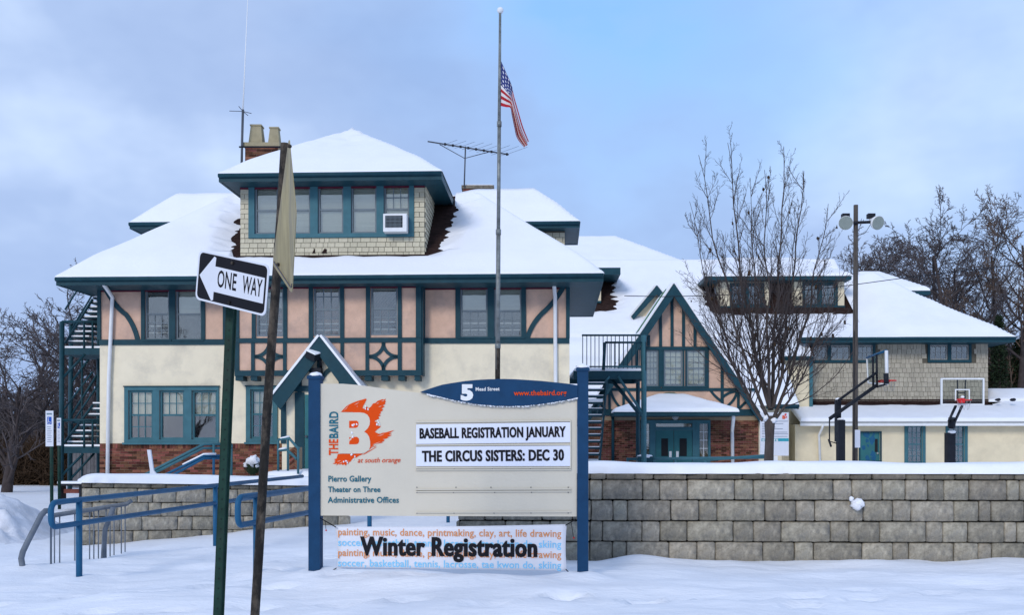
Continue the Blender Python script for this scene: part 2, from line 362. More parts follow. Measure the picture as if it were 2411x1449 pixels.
def steps_edge(a, b, cell, fine=(0.0, 0.015, 0.04, 0.08, 0.14, 0.22)):
    L = b - a; lo = [a + x for x in fine if x < L/2]; hi = [b - x for x in fine if x < L/2][::-1]
    n = max(1, int((hi[0] - lo[-1]) / cell)); midp = [lo[-1] + (hi[0]-lo[-1])*i/n for i in range(1, n)]
    return lo + midp + hi
def snowsheet(name, parent, a0, a1, d0, d1, base, T, cell=0.12, tf=None, m='snow', er=0.12, wob=0.012, world=False, lump=0.02, keep=None, thin=False):
    xs = steps_edge(a0, a1, cell); ys = steps_edge(d0, d1, cell); nx, ny = len(xs), len(ys)
    vs = []
    for j, y in enumerate(ys):
        for i, x in enumerate(xs):
            e = min(x - a0, a1 - x, y - d0, d1 - y)
            k = math.sqrt(min(1, max(0, e) / er)) if er > 0 else 1
            k = math.sqrt(max(0.0, 1 - (1 - min(1, e/er))**2)) if er > 0 else 1
            z = base(x, y); t = T
            if tf: t = tf(x, y)
            if thin:
                q = min(1, e/.7); k = (.03*min(1, e/.025) + (T-.03)*q*q*(3-2*q))/T
            tt = t * k if t > 0 else t
            tt += lump * k * noise.noise(Vector((x*1.7, y*1.7, 3.1)))
            dx = dy = 0
            if e < 1e-6:
                dy = wob * noise.noise(Vector((x*6, y*6, 9))) ; tt = -0.01
            vs.append((x, y + dy, z + tt))
    fs = [(j*nx+i, j*nx+i+1, (j+1)*nx+i+1, (j+1)*nx+i) for j in range(ny-1) for i in range(nx-1)]
    if keep: fs = [q for q in fs if keep(*[sum(vs[k][c] for k in q)/4 for c in (0, 1)])]
    mb = MB(); mb.add(vs, fs, True)
    return mb.build(name, m, parent, world)
def sheet(name, parent, a0, a1, d0, d1, base, cell=0.4, m='deck', keep=None):
    nx = max(2, int((a1-a0)/cell)+1); ny = max(2, int((d1-d0)/cell)+1)
    vs = [(a0+(a1-a0)*i/(nx-1), d0+(d1-d0)*j/(ny-1)) for j in range(ny) for i in range(nx)]
    vs = [(x, y, base(x, y)) for x, y in vs]
    fs = [(j*nx+i, j*nx+i+1, (j+1)*nx+i+1, (j+1)*nx+i) for j in range(ny-1) for i in range(nx-1)]
    if keep: fs = [q for q in fs if keep(*[sum(vs[k][c] for k in q)/4 for c in (0, 1)])]
    mb = MB(); mb.add(vs, fs); return mb.build(name, m, parent)
def eaves(parent, a0, a1, d0, d1, z, h=0.2, m='teal', inner=None, name='fascia'):
    mb = MB(); t = 0.05
    mb.box(a0, a1, d0, d0+t, z-h, z); mb.box(a0, a1, d1-t, d1, z-h, z)
    mb.box(a0, a0+t, d0+t, d1-t, z-h, z); mb.box(a1-t, a1, d0+t, d1-t, z-h, z)
    o = mb.build(name, m, parent)
    g = MB()    # rounded gutter lip along the front
    g.tube([(a0, d0-0.03, z-0.05), (a1, d0-0.03, z-0.05)], 0.055, 8); g.build('gutter', m, parent)
    s = MB(); s.box(a0+t, a1-t, d0+t, d1-t, z-h+0.01, z-h+0.03); s.build('soffit', m, parent)
    return o
def hip(a0, a1, d0, d1, z0, k, cap=99, sag=0.0):
    def f(x, y):
        m = max(0, min(x-a0, a1-x, y-d0, d1-y)); return z0 + k*m - sag*math.sin(min(1, m/3.5)*math.pi)
    return f
def beam(parent, Fm, pts, wpx, d=0.0, m='teal', proud=0.04, name='timber_beam', D=26.0):
    mb = MB(); q = [Fm.loc(u, v, d) for u, v in pts]
    mb.strip(q, wpx / F * D, d - proud, d - 0.001)
    return mb.build(name, m, parent)
def curvepts(p0, p1, p2, n=7):
    return [tuple((1-t)**2*a + 2*t*(1-t)*b + t*t*c for a, b, c in zip(p0, p1, p2)) for t in [i/n for i in range(n+1)]]
# ------------------------------------------------------------------ ground
CTRL = [(-7.4, 16.3, -.2), (-6.4, 16.6, -.17), (-5.3, 16.6, -.1), (-6.8, 15.2, -.08), (-4.6, 17.2, 0), (0, 0, 0), (0, 5, .12), (-3, 4, .08), (4, 4, .12), (-1.9, 8.5, .22), (1.5, 8.5, .26), (5, 8.5, .27), (-6, 8.5, .1), (-2.0, 10.3, .30), (-.6, 10.2, .31), (.8, 10.1, .32), (0, 12, .235), (3, 12, .225), (6.3, 12, .23), (10, 12, .24), (14, 12, .24),
        (-4.9, 11.2, .10), (-4.36, 14.9, .09), (-7.2, 17.0, -.12), (-5.6, 17.9, -.06), (-3.9, 19.0, .04), (-2.8, 10.9, .17), (-5.7, 12.7, .11), (-1.6, 15, .12), (-.8, 18, .12), (-5.4, 14.3, .08), (-8.5, 12, .1), (-12, 12, .0), (-9, 17, .05),
        (3, 18, .0), (8, 18, 0), (0, 24, .05), (-8, 25, .0), (-15, 25, -.1), (14, 30, 0), (5, 38, .0), (15, 40, 0), (-18, 40, -.1), (-4, 24.5, .2), (0, 60, -.1), (30, 60, -.1), (-30, 60, -.2), (40, 20, 0), (-40, 20, -.1), (0, -10, 0), (15, 0, .05), (-15, 0, 0)]
def gz(x, y):
    n = dd = 0.0
    for a, b, z in CTRL:
        w = 1.0 / ((x-a)**2 + (y-b)**2 + 0.25)**1.7
        n += w*z; dd += w
    z = n/dd
    r = math.hypot(x, y)
    if r > 70: z *= max(0, 1 - (r-70)/60)
    return z
def spaced(lo, hi, fine_lo, fine_hi, fine, grow=1.18):
    a = []; x = fine_lo
    while x <= fine_hi: a.append(x); x += fine
    s = fine; x = a[-1]
    while x < hi: s *= grow; x += s; a.append(min(x, hi))
    s = fine; x = a[0]
    while x > lo: s *= grow; x -= s; a.insert(0, max(x, lo))
    return a
FOOT = []
rf = random.Random(4)
for (x, y, dx, dy, n) in [(-6.0, 9.2, .62, .12, 9), (-4.2, 8.5, .66, .05, 9), (-3.2, 10.2, .20, .66, 9), (2.5, 9.2, .68, .10, 12), (-1.5, 8.9, .66, -.02, 8)]:
    for i in range(n):
        s = (i % 2)*.26 - .13; L = math.hypot(dx, dy)
        FOOT.append((x + dx*i - dy/L*s + rf.uniform(-.06, .06), y + dy*i + dx/L*s + rf.uniform(-.05, .05), dx/L, dy/L))
MOUND = [(-2.03, 10.4, .07, .22), (.66, 10.14, .08, .22), (-4.85, 11.3, .05, .2), (-2.72, 11.0, .06, .2), (-4.3, 15.0, .05, .2), (-5.9, 12.3, .04, .2)]
def ground():
    xs = spaced(-900, 900, -8.5, 10.5, 0.09); ys = spaced(-150, 1200, 5.5, 14, 0.09)
    vs = []
    for y in ys:
        for x in xs:
            z = gz(x, y)
            if -40 < x < 40 and -5 < y < 60:
                z += 0.05*noise.noise(Vector((x*.55, y*.9, 1))) + 0.038*noise.noise(Vector((x*1.3+4, y*2.6, 5))) + 0.016*noise.noise(Vector((x*4.2, y*6.5, 2)))
                rid = noise.noise(Vector((x*.9 + 7, y*2.2, 8)))
                z += 0.05*max(0, rid)
                # drift hugging the foot of the wall
                if x > -.6: z += 0.05*math.exp(-((y-11.75)/.30)**2)*(0.6+noise.noise(Vector((x*1.1, 0, 4))))
            if 5 < y < 16 and -9 < x < 11:
                for fx, fy, ux, uy in FOOT:
                    ax, ay = x-fx, y-fy
                    if abs(ax) < .5 and abs(ay) < .5:
                        p = (ax*ux + ay*uy)/.17; q = (ay*ux - ax*uy)/.085; e = p*p+q*q
                        z -= 0.06*math.exp(-e*e*.6) - 0.018*math.exp(-(e-2.2)**2)
            for px_, py_, hh_, rr_ in MOUND:
                q_ = (x-px_)**2 + (y-py_)**2
                if q_ < .5: z += hh_*math.exp(-q_/rr_**2) - hh_*.55*math.exp(-q_/.085**2)
            vs.append((x, y, z))
    nx, ny = len(xs), len(ys)
    mb = MB(); mb.add(vs, [(j*nx+i, j*nx+i+1, (j+1)*nx+i+1, (j+1)*nx+i) for j in range(ny-1) for i in range(nx-1)], True)
    o = mb.build('ground', 'snow_ground', None); o['kind'] = 'structure'
ground()

# ------------------------------------------------------------------ main building
F1 = Fr(790, 26.0, 2.5)
B1 = thing('main_building', 'half-timbered pink and cream stucco house with snowy hipped roof and big dormer', 'building', F1.o, -F1.psi)
L = F1.loc
sL = L(235, 900)[0]; sR = L(1341, 900)[0]
zB = L(400, 1045)[1]; zBand = L(400, 808)[1]
E0 = L(132, 652, -1.0); E1 = L(1421, 640, -1.0)
ez = (E0[1] + E1[1])/2 - 0.03; a0, a1 = E0[0], E1[0]
DEP = 6.0; K = 0.81
soff = ez - 0.19
holes2 = [F1.rect(342, 680, 399, 800), F1.rect(414, 680, 475, 800), F1.rect(1084, 671, 1148, 794), F1.rect(1163, 671, 1229, 794)]
holes1 = [F1.rect(303, 920, 361, 1036), F1.rect(376, 920, 435, 1036), F1.rect(452, 920, 512, 1036), F1.rect(590, 918, 646, 1034), F1.rect(1085, 920, 1145, 1036), F1.rect(1165, 920, 1225, 1036)]
def body(mb, z0, z1, holes, o=0.0):
    wall_holes(mb, sL-o, sR+o, z0, z1, holes, -o)
    for q in ([(sL-o,-o,z0),(sL-o,-o,z1),(sL-o,DEP-1+o,z1),(sL-o,DEP-1+o,z0)], [(sR+o,-o,z0),(sR+o,DEP-1+o,z0),(sR+o,DEP-1+o,z1),(sR+o,-o,z1)], [(sL-o,DEP-1+o,z0),(sL-o,DEP-1+o,z1),(sR+o,DEP-1+o,z1),(sR+o,DEP-1+o,z0)]):
        mb.add(q, [(0,1,2,3)])
    return mb
w1 = body(MB(), zB, zBand, holes1).build('cream_wall', 'cream', B1)
w2 = body(MB(), zBand, soff, holes2).build('pink_wall', 'pink', B1)
base = MB(); base.box(sL, sR, 0.0, DEP-1, -0.5, zB); base.build('brick_base', 'mortar', B1)
def bricks(parent, rects, z0, z1, D0, h=0.068, ln=0.215, soldier=True, name='brick', proud=0.02, seed=1, side=None):
    rb = random.Random(seed); mb = MB(); top = z1
    for (x0, x1) in rects:
        if soldier:
            x = x0
            while x < x1 - .02:
                e = min(x + h, x1); p = rb.uniform(.5, 1)*proud; mb.box(x + .005, e - .005, D0 - p, D0, z1 - ln*.62, z1 - .006); x += h
        zz = z1 - (ln*.62 if soldier else 0) - h; r = 0
        while zz > z0:
            x = x0 - (ln/2 if r % 2 else 0)
            while x < x1 - .01:
                xa, xb = max(x, x0), min(x + ln, x1)
                if xb - xa > .03: p = rb.uniform(.4, 1)*proud; mb.box(xa + .005, xb - .005, D0 - p, D0, zz + .005, zz + h - .005)
                x += ln
            zz -= h; r += 1
    return stuff(mb.build(name, 'brick', parent))
bricks(B1, [(sL, sR)], zB - 1.35, zB, 0.0, name='brickwork')
# timbers
tb = lambda pts, w, d=0.0, m='teal', proud=0.04: beam(B1, F1, pts, w, d, m, proud)
tb([(235, 807), (556, 806)], 13); tb([(990, 803), (1341, 803)], 13)
tb([(235, 671), (556, 670)], 9); tb([(990, 662), (1341, 662)], 11)
tb([(234.5, 672), (234.5, 801)], 8, proud=.05); tb([(1337, 666), (1337, 797)], 9, proud=.05)
for u in (337.5, 406.5, 479): tb([(u, 676), (u, 801)], 9 if u != 406.5 else 13)
for u in (1078, 1156, 1233): tb([(u, 668), (u, 797)], 11 if u != 1156 else 15)
tb([(530, 676), (530, 801)], 9); tb([(997, 668), (997, 797)], 9)
for (y0, y1, xa, xb) in ((676, 680, 342, 402), (676, 680, 411, 474), (799, 802, 342, 402), (799, 802, 411, 474)): pass
tb(curvepts((243, 668), (268, 722), (298, 742)) + curvepts((298, 742), (318, 768), (325, 802))[1:], 11, proud=.035)
tb(curvepts((1330, 670), (1308, 712), (1277, 738)) + curvepts((1277, 738), (1250, 765), (1241, 799))[1:], 11, proud=.035)
for h in holes2: window(B1, *h, casing='teal', cw=.05, grid=None, grid_low=(3, 3) if h is not holes2[1] else None, blind=.5 if h is not holes2[0] else 0.0, blindm='blindg', shelf=(.10, .23) if h is not holes2[1] else False)
for i, h in enumerate(holes1): window(B1, *h, casing=None, grid=(3, 2), grid_low=(3, 2) if i in (0, 3) else None, blind=.52, blindm='blind', sash='tealL', sf=.055)
def bigcasing(u0, v0, u1, v1, holes, m='tealL'):
    x0, x1, z0, z1 = F1.rect(u0, v0, u1, v1); mb = MB(); hs = sorted(holes)
    zt = hs[0][3]; zb_ = hs[0][2]
    mb.box(x0, x1, -.05, -.001, zt, z1); mb.box(x0, x1, -.05, -.001, z0, zb_)
    xs = [x0] + [v for h in hs for v in (h[0], h[1])] + [x1]
    for i in range(0, len(xs), 2): mb.box(xs[i], xs[i+1], -.045, -.001, zb_, zt)
    mb.build('window_surround', m, B1)
    s = MB(); s.box(x0 - .03, x1 + .03, -.10, -.001, z0 - .05, z0); s.build('sill', m, B1)
    t = MB(); t.box(x0 - .02, x1 + .02, -.07, -.001, z1, z1 + .03); t.build('drip_board', 'teal', B1)
bigcasing(294, 912, 516, 1043, holes1[:3]); bigcasing(580, 911, 654, 1042, holes1[3:4]); bigcasing(1075, 912, 1235, 1043, holes1[4:])
# overhanging bay
BD = -0.35
bx0 = L(556, 800, BD)[0]; bx1 = L(992, 800, BD)[0]; bz0 = L(700, 886, BD)[1]
bh = [F1.rect(604, 668, 668, 793, BD), F1.rect(738, 666, 801, 792, BD), F1.rect(873, 665, 936, 790, BD)]
mb = MB(); wall_holes(mb, bx0, bx1, bz0, soff, bh, BD)
mb.add([(bx0,BD,bz0),(bx0,BD,soff),(bx0,0,soff),(bx0,0,bz0)], [(0,1,2,3)]); mb.add([(bx1,BD,bz0),(bx1,0,bz0),(bx1,0,soff),(bx1,BD,soff)], [(0,1,2,3)]); mb.add([(bx0,BD,bz0),(bx0,0,bz0),(bx1,0,bz0),(bx1,BD,bz0)], [(0,1,2,3)])
mb.build('bay_wall', 'pink', B1)
tb([(556, 803), (992, 801)], 11, BD); tb([(554, 880), (993, 879)], 13, BD, proud=.06); tb([(556, 663), (992, 660)], 8, BD)
for u, w in ((559, 9), (598, 9), (672, 9), (732.5, 10), (806, 9), (867, 10), (941.5, 9), (986, 13)): tb([(u, 666), (u, 797)], w, BD)
for u, w in ((559, 9), (596, 8), (671, 8), (806, 8), (865, 8), (941.5, 9), (986, 13)): tb([(u, 807), (u, 874)], w, BD)
sx = MB(); sx.box(bx1, bx1 + .04, BD, -.001, bz0, soff); sx.build('timber_beam', 'teal', B1)
sx = MB(); sx.box(bx0 - .04, bx0, BD, -.001, bz0, soff); sx.build('timber_beam', 'teal', B1)
for (ua, ub) in ((600, 667), (869, 937)):
    vt, vb = 807, 874; r_ = (ub - ua)/2 * 1.02; hv = (vb - vt)/2
    for cx, cy, q0 in ((ua, vt, 0), (ub, vt, 90), (ub, vb, 180), (ua, vb, 270)):
        pts = [(cx + r_*math.cos(R(q0 + t*15)), cy + hv*math.sin(R(q0 + t*15))) for t in range(7)]
        tb(pts, 8, BD, proud=.03)
for ua, ub in ((555, 573), (591, 606), (672, 686), (859, 875), (898, 914), (938, 953), (976, 989)):
    x0, x1, z0, z1 = F1.rect(ua, 886, ub, 897, BD); k = MB(); k.box(x0, x1, BD - .03, -.001, z0, bz0 - .001); k.build('bracket', 'teal', B1)
for h in bh: window(B1, *h, d=BD, casing=None, grid=None if h is bh[2] else (3, 2), grid_low=(3, 3), blind=.45 if h is bh[0] else 0.12, blindm='blindg', box=.3, shelf=(.08, .2) if h is not bh[2] else (.08, .22, .30))
# maroon line under the soffit
mm = MB(); mm.box(sL, bx0 - .06, -.03, -.001, soff - .035, soff + .01); mm.box(bx1 + .06, sR, -.03, -.001, soff - .035, soff + .01); mm.box(bx0, bx1, BD - .03, BD - .001, soff - .035, soff + .01)
mm.build('red_moulding', 'maroon', B1)

# dormer footprint (front face just inside the eave line)
DD = -0.15
fx0 = L(566, 520, DD)[0]; fx1 = L(1000, 520, DD)[0]; fz0 = L(780, 606, DD)[1]
dE0 = L(515, 414, DD - .65); dE1 = L(1040, 399, DD - .65); dz = (dE0[1] + dE1[1])/2
hz = hip(a0, a1, -1.0, DEP, ez + .0, K, sag=.03)
def dist_rect(x, y, x0, x1, y0, y1):
    dx = max(x0 - x, 0, x - x1); dy = max(y0 - y, 0, y - y1); return math.hypot(dx, dy)
def tmain(x, y):
    T = .13
    up = max(0, (y - DD)/3.0)
    n = noise.noise(Vector((x*1.2, y*5, 0)))*.20 + noise.noise(Vector((x*3, y*24, 3)))*.13
    dl, dr, df = fx0 - x, x - fx1, DD - y
    if y > DD - .02:
        if dr > -.3:
            w_ = .42 + .6*min(1, up) ; s_ = (dr - w_ - n)/.45
            t = T*min(1, s_ + .0) if s_ > -1 else -.06
            return max(-.06, min(T, t))
        if dl > -.3:
            w_ = .36 + .34*min(1, up*1.3); s_ = (dl - w_ - n*1.3)/.5
            return max(-.06, min(T, T*s_))
    if df < .35 and fx0 - .2 < x < fx1 + .6:
        s_ = (df - .19 - n*.25)/.14
        t = max(-.06, min(T, T*s_))
        if x > fx1: k = (x - fx1)/.6; t = t*(1-k) + k*T
        return t
    return T
inside = lambda x, y: not (fx0 + .1 < x < fx1 - .1 and DD + .25 < y < DD + 2.6)
sheet('roof', B1, a0 + .02, a1 - .02, -.98, DEP - .02, hz, .25, 'deck', keep=inside)
eaves(B1, a0, a1, -1.0, DEP, ez, .2)
snowsheet('roof_snow', B1, a0 - .02, a1 + .02, -1.04, DEP + .02, hip(a0 - .02, a1 + .02, -1.04, DEP + .02, ez + .0, K, sag=.03), .13, .055, tmain, keep=inside, thin=True)
# big dormer
dd1 = DD + 4.6
dh = [F1.rect(600, 441, 655, 549, DD), F1.rect(668, 440, 731, 549, DD), F1.rect(749, 438, 809, 549, DD), F1.rect(827, 437, 887, 549, DD), F1.rect(904, 435, 964, 549, DD)]
zt_ = max(h[3] for h in dh); zb_ = min(h[2] for h in dh); dh = [(h[0], h[1], zb_, zt_) for h in dh]
mb = MB(); wall_holes(mb, fx0, fx1, fz0 - .1, dz - .15, dh, DD)
for x in (fx0, fx1): mb.add([(x, DD, fz0 - .1), (x, dd1, fz0 - .1), (x, dd1, dz - .15), (x, DD, dz - .15)], [(0, 1, 2, 3)])
dw = mb.build('dormer_wall', 'shingleback', B1)
for i, h in enumerate(dh): window(B1, *h, d=DD, casing=None, grid=(3, 2) if i == 4 else None, blind=.98, blindm='blindg' if i < 4 else 'blind', sash='sash')
x0, x1, z0, z1 = F1.rect(586, 430, 975, 560, DD)
mb = MB(); mb.box(x0, x1, DD - .05, DD - .001, zt_, dz - .17); mb.box(x0, x1, DD - .05, DD - .001, z0, zb_)
xs = [x0] + [v for h in dh for v in (h[0], h[1])] + [x1]
for i in range(0, len(xs), 2): mb.box(xs[i], xs[i+1], DD - .045, DD - .001, zb_, zt_)
mb.build('window_surround', 'tealL', B1)
# shingles one by one on the dormer
rs = random.Random(3); shm = {}
def shingle(parent, x, y, z, w_, h_, side=0, m='shingle'):
    key = (round(w_, 2), round(h_, 3), side)
    if key not in shm:
        k = MB(); a, b = w_/2 - .006, h_
        if side == 0: k.hexa([(-a, -.026, 0), (a, -.026, 0), (a, 0, 0), (-a, 0, 0), (-a, -.006, b), (a, -.006, b), (a, 0, b), (-a, 0, b)])
        else: k.hexa([(0, -a, 0), (.026, -a, 0), (.026, a, 0), (0, a, 0), (0, -a, b), (.006, -a, b), (.006, a, b), (0, a, b)])
        o = k.build('shingle', m, parent); shm[key] = o.data; o.location = (x, y, z); return
    o = bpy.data.objects.new('shingle', shm[key]); col.objects.link(o); o.parent = parent; o.location = (x, y, z)
SH = .125
zr = fz0
rown = 0
while zr < dz - .2:
    spans = [(fx0, x0), (x1, fx1)] if zr + SH > z0 + .02 else [(fx0, fx1)]
    hh = SH if not (zr < z0 < zr + SH) else z0 - zr
    for sa, sb in spans:
        x = sa
        while x < sb - .01:
            w_ = rs.choice([.12, .15, .18, .21, .24]) if sb - sa > 1 else (sb - sa)/ (1 if rown % 2 else 2)
            e = min(x + w_, sb)
            if sb - e < .07: e = sb
            shingle(dw, (x + e)/2, DD - .001, zr, round(e - x, 2), hh - .006 if hh > .05 else .05); x = e
    y = DD + (.0 if rown % 2 else .09)
    while y < DD + 1.75:                                    # right cheek
        if hz(fx1 + .3, y) < zr + SH: shingle(dw, fx1 + .001, y + .09, zr, .18, SH - .006, 1)
        y += .18
    zr += SH; rown += 1
k = MB(); k.box(fx0 - .03, fx1 + .03, DD - .06, DD - .001, fz0 - .06, fz0 - .005); k.build('dormer_sill_board', 'whitep', B1)
k = MB(); k.prism([(L(735, 597, DD)[0], L(735, 597, DD)[1]), (L(742, 585, DD)[0], L(742, 585, DD)[1]), (L(743, 597, DD)[0], L(743, 597, DD)[1])], DD - .03, DD - .027)
k.prism([(L(757, 597, DD)[0], L(757, 597, DD)[1]), (L(762, 590, DD)[0], L(762, 590, DD)[1]), (L(765, 586, DD)[0], L(765, 586, DD)[1]), (L(770, 585, DD)[0], L(770, 597, DD)[1] + .1), (L(770, 597, DD)[0], L(770, 597, DD)[1])], DD - .03, DD - .027); k.build('missing_shingle_gap', 'deck', B1)
de0, de1 = dE0[0], dE1[0]; dy0 = DD - .65; dside = (de1 - de0)
ap = L(818, 303, dy0 + dside/2)[1]
dk = (ap - dz)/(dside/2)
eaves(B1, de0, de1, dy0, dy0 + dside, dz, .2, name='dormer_fascia')
dfn = hip(de0 - .02, de1 + .02, dy0 - .03, dy0 + dside + .02, dz, dk, sag=.05)
dcx = (de0+de1)/2; dcy = dy0 + dside/2
def tdorm(x, y):
    r_ = math.hypot(x-dcx, y-dcy); t = .12
    if r_ < 1.9: t = .12 - .085*max(0, 1-r_/1.9) + .09*noise.noise(Vector((x*2, y*11, 1)))*max(0, 1 - r_/1.7) - .06*max(0, 1 - math.hypot(x-dcx, y-dcy+.7)/.7)
    return t
sheet('dormer_roof', B1, de0 + .02, de1 - .02, dy0 + .02, dy0 + dside - .02, hip(de0, de1, dy0, dy0 + dside, dz, dk, sag=.05), .2, 'deck')
snowsheet('dormer_roof_snow', B1, de0 - .02, de1 + .02, dy0 - .03, dy0 + dside + .02, dfn, .12, .085, tdorm, thin=True)
mm = MB(); mm.box(fx0, fx1, DD - .03, DD - .001, dz - .235, dz - .19); mm.build('red_moulding', 'maroon', B1)
# side dormers with hipped ends
for side in (0, 1):
    yc = 2.5; hw = 1.2 if side else 1.0
    if side: e = L(1365, 516, yc - hw); xa, xb = e[0] - 3.4, e[0]; wx0, wx1 = xa, L(1330, 545, yc - hw + .45)[0]
    else: e = L(305, 514, yc - hw); xa, xb = e[0], e[0] + 3.4; wx0, wx1 = L(350, 540, yc - hw + .45)[0], xb
    z = e[1] - (.06 if side else .12); kk = (ez + K*3.5 - z)/hw
    wm = MB(); wm.box(wx0, wx1, yc - hw + .45, yc + hw - .45, z - 1.9, z - .14); sw = wm.build('side_dormer_wall', 'shingleback', B1)
    zr = z - .2 - SH; rr = 0
    while zr > z - 1.4:
        ends = (wx1 - 1.2, wx1) if side else (wx0, wx0 + 1.2)
        x = ends[0] + (.0 if rr % 2 else -.08)
        while x < ends[1] - .05:
            xa_, xb_ = max(x, ends[0]), min(x + .19, ends[1])
            if xb_ - xa_ > .04: shingle(sw, (xa_+xb_)/2, yc - hw + .449, zr, round(xb_ - xa_, 2), SH - .006)
            x += .19
        zr -= SH; rr += 1
    eaves(B1, xa, xb, yc - hw, yc + hw, z, .17, name='side_dormer_fascia')
    if side: hf = lambda x, y, xa=xa, xb=xb, z=z, kk=kk: z + kk*max(0, min(xb - x, (y - yc + hw), (yc + hw - y)))
    else: hf = lambda x, y, xa=xa, xb=xb, z=z, kk=kk: z + kk*max(0, min(x - xa, (y - yc + hw), (yc + hw - y)))
    snowsheet('side_dormer_snow', B1, xa - .02, xb + .02, yc - hw - .02, yc + hw + .02, hf, .12, .1, thin=True)
# downspouts
def downspout(parent, Fm, pts, d0, m='whitep', w_=.055):
    k = MB(); k.tube([(Fm.loc(u, v, d)[0], d, Fm.loc(u, v, d)[1]) for u, v, d in pts], w_, 8); return k.build('downspout', m, parent)
downspout(B1, F1, [(241, 655, -.95), (243, 668, -.9), (265, 700, -.1), (264, 712, -.08), (256, 900, -.08), (253, 1125, -.08)], 0, w_=.05)
downspout(B1, F1, [(1303, 642, -.35), (1304, 665, -.28), (1307, 700, -.08), (1308, 920, -.08), (1308, 1110, -.08)], 0, w_=.05)

# ---- entrance porch
PD = -1.0
ax_, az_ = L(752, 792, PD); lx, lz = L(642, 932, PD); rx_, rz_ = 2*ax_ - lx, lz
wid = 29/F*25.0
def slab(mb, p0, p1, th, y0, y1, off=0.0):
    v0, v1 = Vector(p0), Vector(p1); t = (v1-v0).normalized(); nn = Vector((-t.y, t.x)); nn = nn if nn.y > 0 else -nn
    q = [v0 + nn*off, v1 + nn*off, v1 + nn*(off+th), v0 + nn*(off+th)]
    mb.prism([tuple(c) for c in q], y0, y1)
for (ex, ezz) in ((lx, lz), (rx_, rz_)):
    t = Vector((ex-ax_, ezz-az_)).normalized(); nn = Vector((-t.y, t.x)); nn = nn if nn.y > 0 else -nn
    A0 = Vector((ax_, az_)); E_ = Vector((ex, ezz)); wv = wid / abs(t.x)
    k = MB(); foot = Vector((ex + .0, ezz - wv*.95)); k.prism([tuple(A0), tuple(E_), (ex, ezz - .12), (ex + (.18 if ex < ax_ else -.18), ezz - wv*.72), (ax_, az_ - wv)], PD, PD + .06); k.build('bargeboard', 'teal', B1)
    k = MB(); slab(k, A0, E_, .06, PD + .061, -.002, -.07); k.build('porch_roof', 'teal', B1)
    k = MB(); slab(k, A0 + nn*.0, E_, .055, PD - .03, -.002, .004); k.build('porch_roof_snow', 'snow_fine', B1)
PW = PD + .3
px0 = L(664, 980, PW)[0]; px1 = 2*ax_ - px0
gy = az_ - .35
k = MB(); k.prism([(px0, .0), (px1, .0), (px1, lz - .0), (ax_, gy), (px0, lz - .0)], PW, -.002); k.build('porch_wall', 'cream', B1)
pb = lambda pts, w_, pr=.04, m='teal': beam(B1, F1, pts, w_, PW, m, pr, D=25.3)
pb([(668, 905), (668, 1045)], 12); pb([(706, 862), (706, 925)], 10, .035); pb([(706, 925), (706, 1125)], 22, .045)
pb([(655, 916), (850, 916)], 13, .055)
pb(curvepts((712, 862), (738, 868), (751, 905), 6), 10, .03); pb(curvepts((796, 862), (766, 868), (753, 905), 6), 10, .03)
pb([(803, 862), (803, 925)], 10, .035); pb([(752, 830), (752, 880)], 9, .05); pb([(840, 905), (840, 1120)], 12)
x0_, x1_, z0_, z1_ = F1.rect(718, 930, 790, 1118, PW)
k = MB(); k.box(x0_, x1_, PW - .03, PW - .001, z0_, z1_); dr = k.build('door', 'tealD', B1)
k = MB(); ring(k, x0_ + .10, x1_ - .10, z0_ + .1, z0_ + .85, .05, PW - .045, PW - .03); ring(k, x0_ + .10, x1_ - .10, z0_ + .95, z1_ - .1, .05, PW - .045, PW - .03); k.build('door_panel', 'teal', dr)
k = MB(); k.ball((x0_ + .03 + .02, PW - .07, (z0_+z1_)/2 - .05), .035); k.build('handle', 'antenna', dr)
fl = thing('flood_light', 'small snow-topped floodlight hanging under the porch gable peak', 'light', F1.w(L(747, 840, PW)[0], PW - .25, L(747, 840, PW)[1]), -F1.psi)
k = MB(); k.hexa([(-.22, -.10, -.05), (.02, -.20, -.16), (.14, .02, -.10), (-.10, .10, .01), (-.18, -.14, .10), (.06, -.24, -.01), (.18, 0, .06), (-.06, .08, .16)]); k.build('housing', 'blackm', fl)
k = MB(); k.hexa([(-.18, -.14, .105), (.06, -.24, -.005), (.18, 0, .065), (-.06, .08, .165), (-.17, -.12, .14), (.05, -.21, .03), (.16, 0, .10), (-.05, .07, .20)]); k.build('snow_cap', 'snow_fine', fl)
k = MB(); k.tube([(.1, .03, 0), (.12, .1, -.15), (.10, .24, -.3)], .03); k.box(-.1, .14, .05, .24, -.52, -.30); k.build('bracket', 'blackm', fl)

# chimneys
def chimney(u0, v0, u1, v1, D, depth, label, cap=.12, cm='pot'):
    p0, p1 = W(u0, v1, D), W(u1, v0, D); c = thing('chimney', label, 'chimney', ((p0.x+p1.x)/2, D, p0.z))
    hw = (p1.x-p0.x)/2; h = p1.z - p0.z
    k = MB(); k.box(-hw, hw, 0, depth, -1.2, h - cap); k.build('shaft', 'mortar', c)
    k = MB(); zz = h - cap - .07; r = 0; rb = random.Random(5)
    while zz > -.7:
        x = -hw - (.1 if r % 2 else 0)
        while x < hw - .01:
            xa, xb = max(x, -hw), min(x + .21, hw)
            if xb - xa > .03: k.box(xa + .005, xb - .005, -rb.uniform(.008, .02), 0, zz + .005, zz + .062)
            x += .21
        zz -= .068; r += 1
    stuff(k.build('brickwork', 'brick', c))
    k = MB(); k.box(-hw - .04, hw + .04, -.05, depth + .05, h - cap, h); k.build('cap', cm, c)
    return c, hw, h, depth
c1, hw, h, dp = chimney(577, 336, 655, 392, 28.5, .7, 'red brick chimney with two tapered clay pots beside the tall dormer roof')
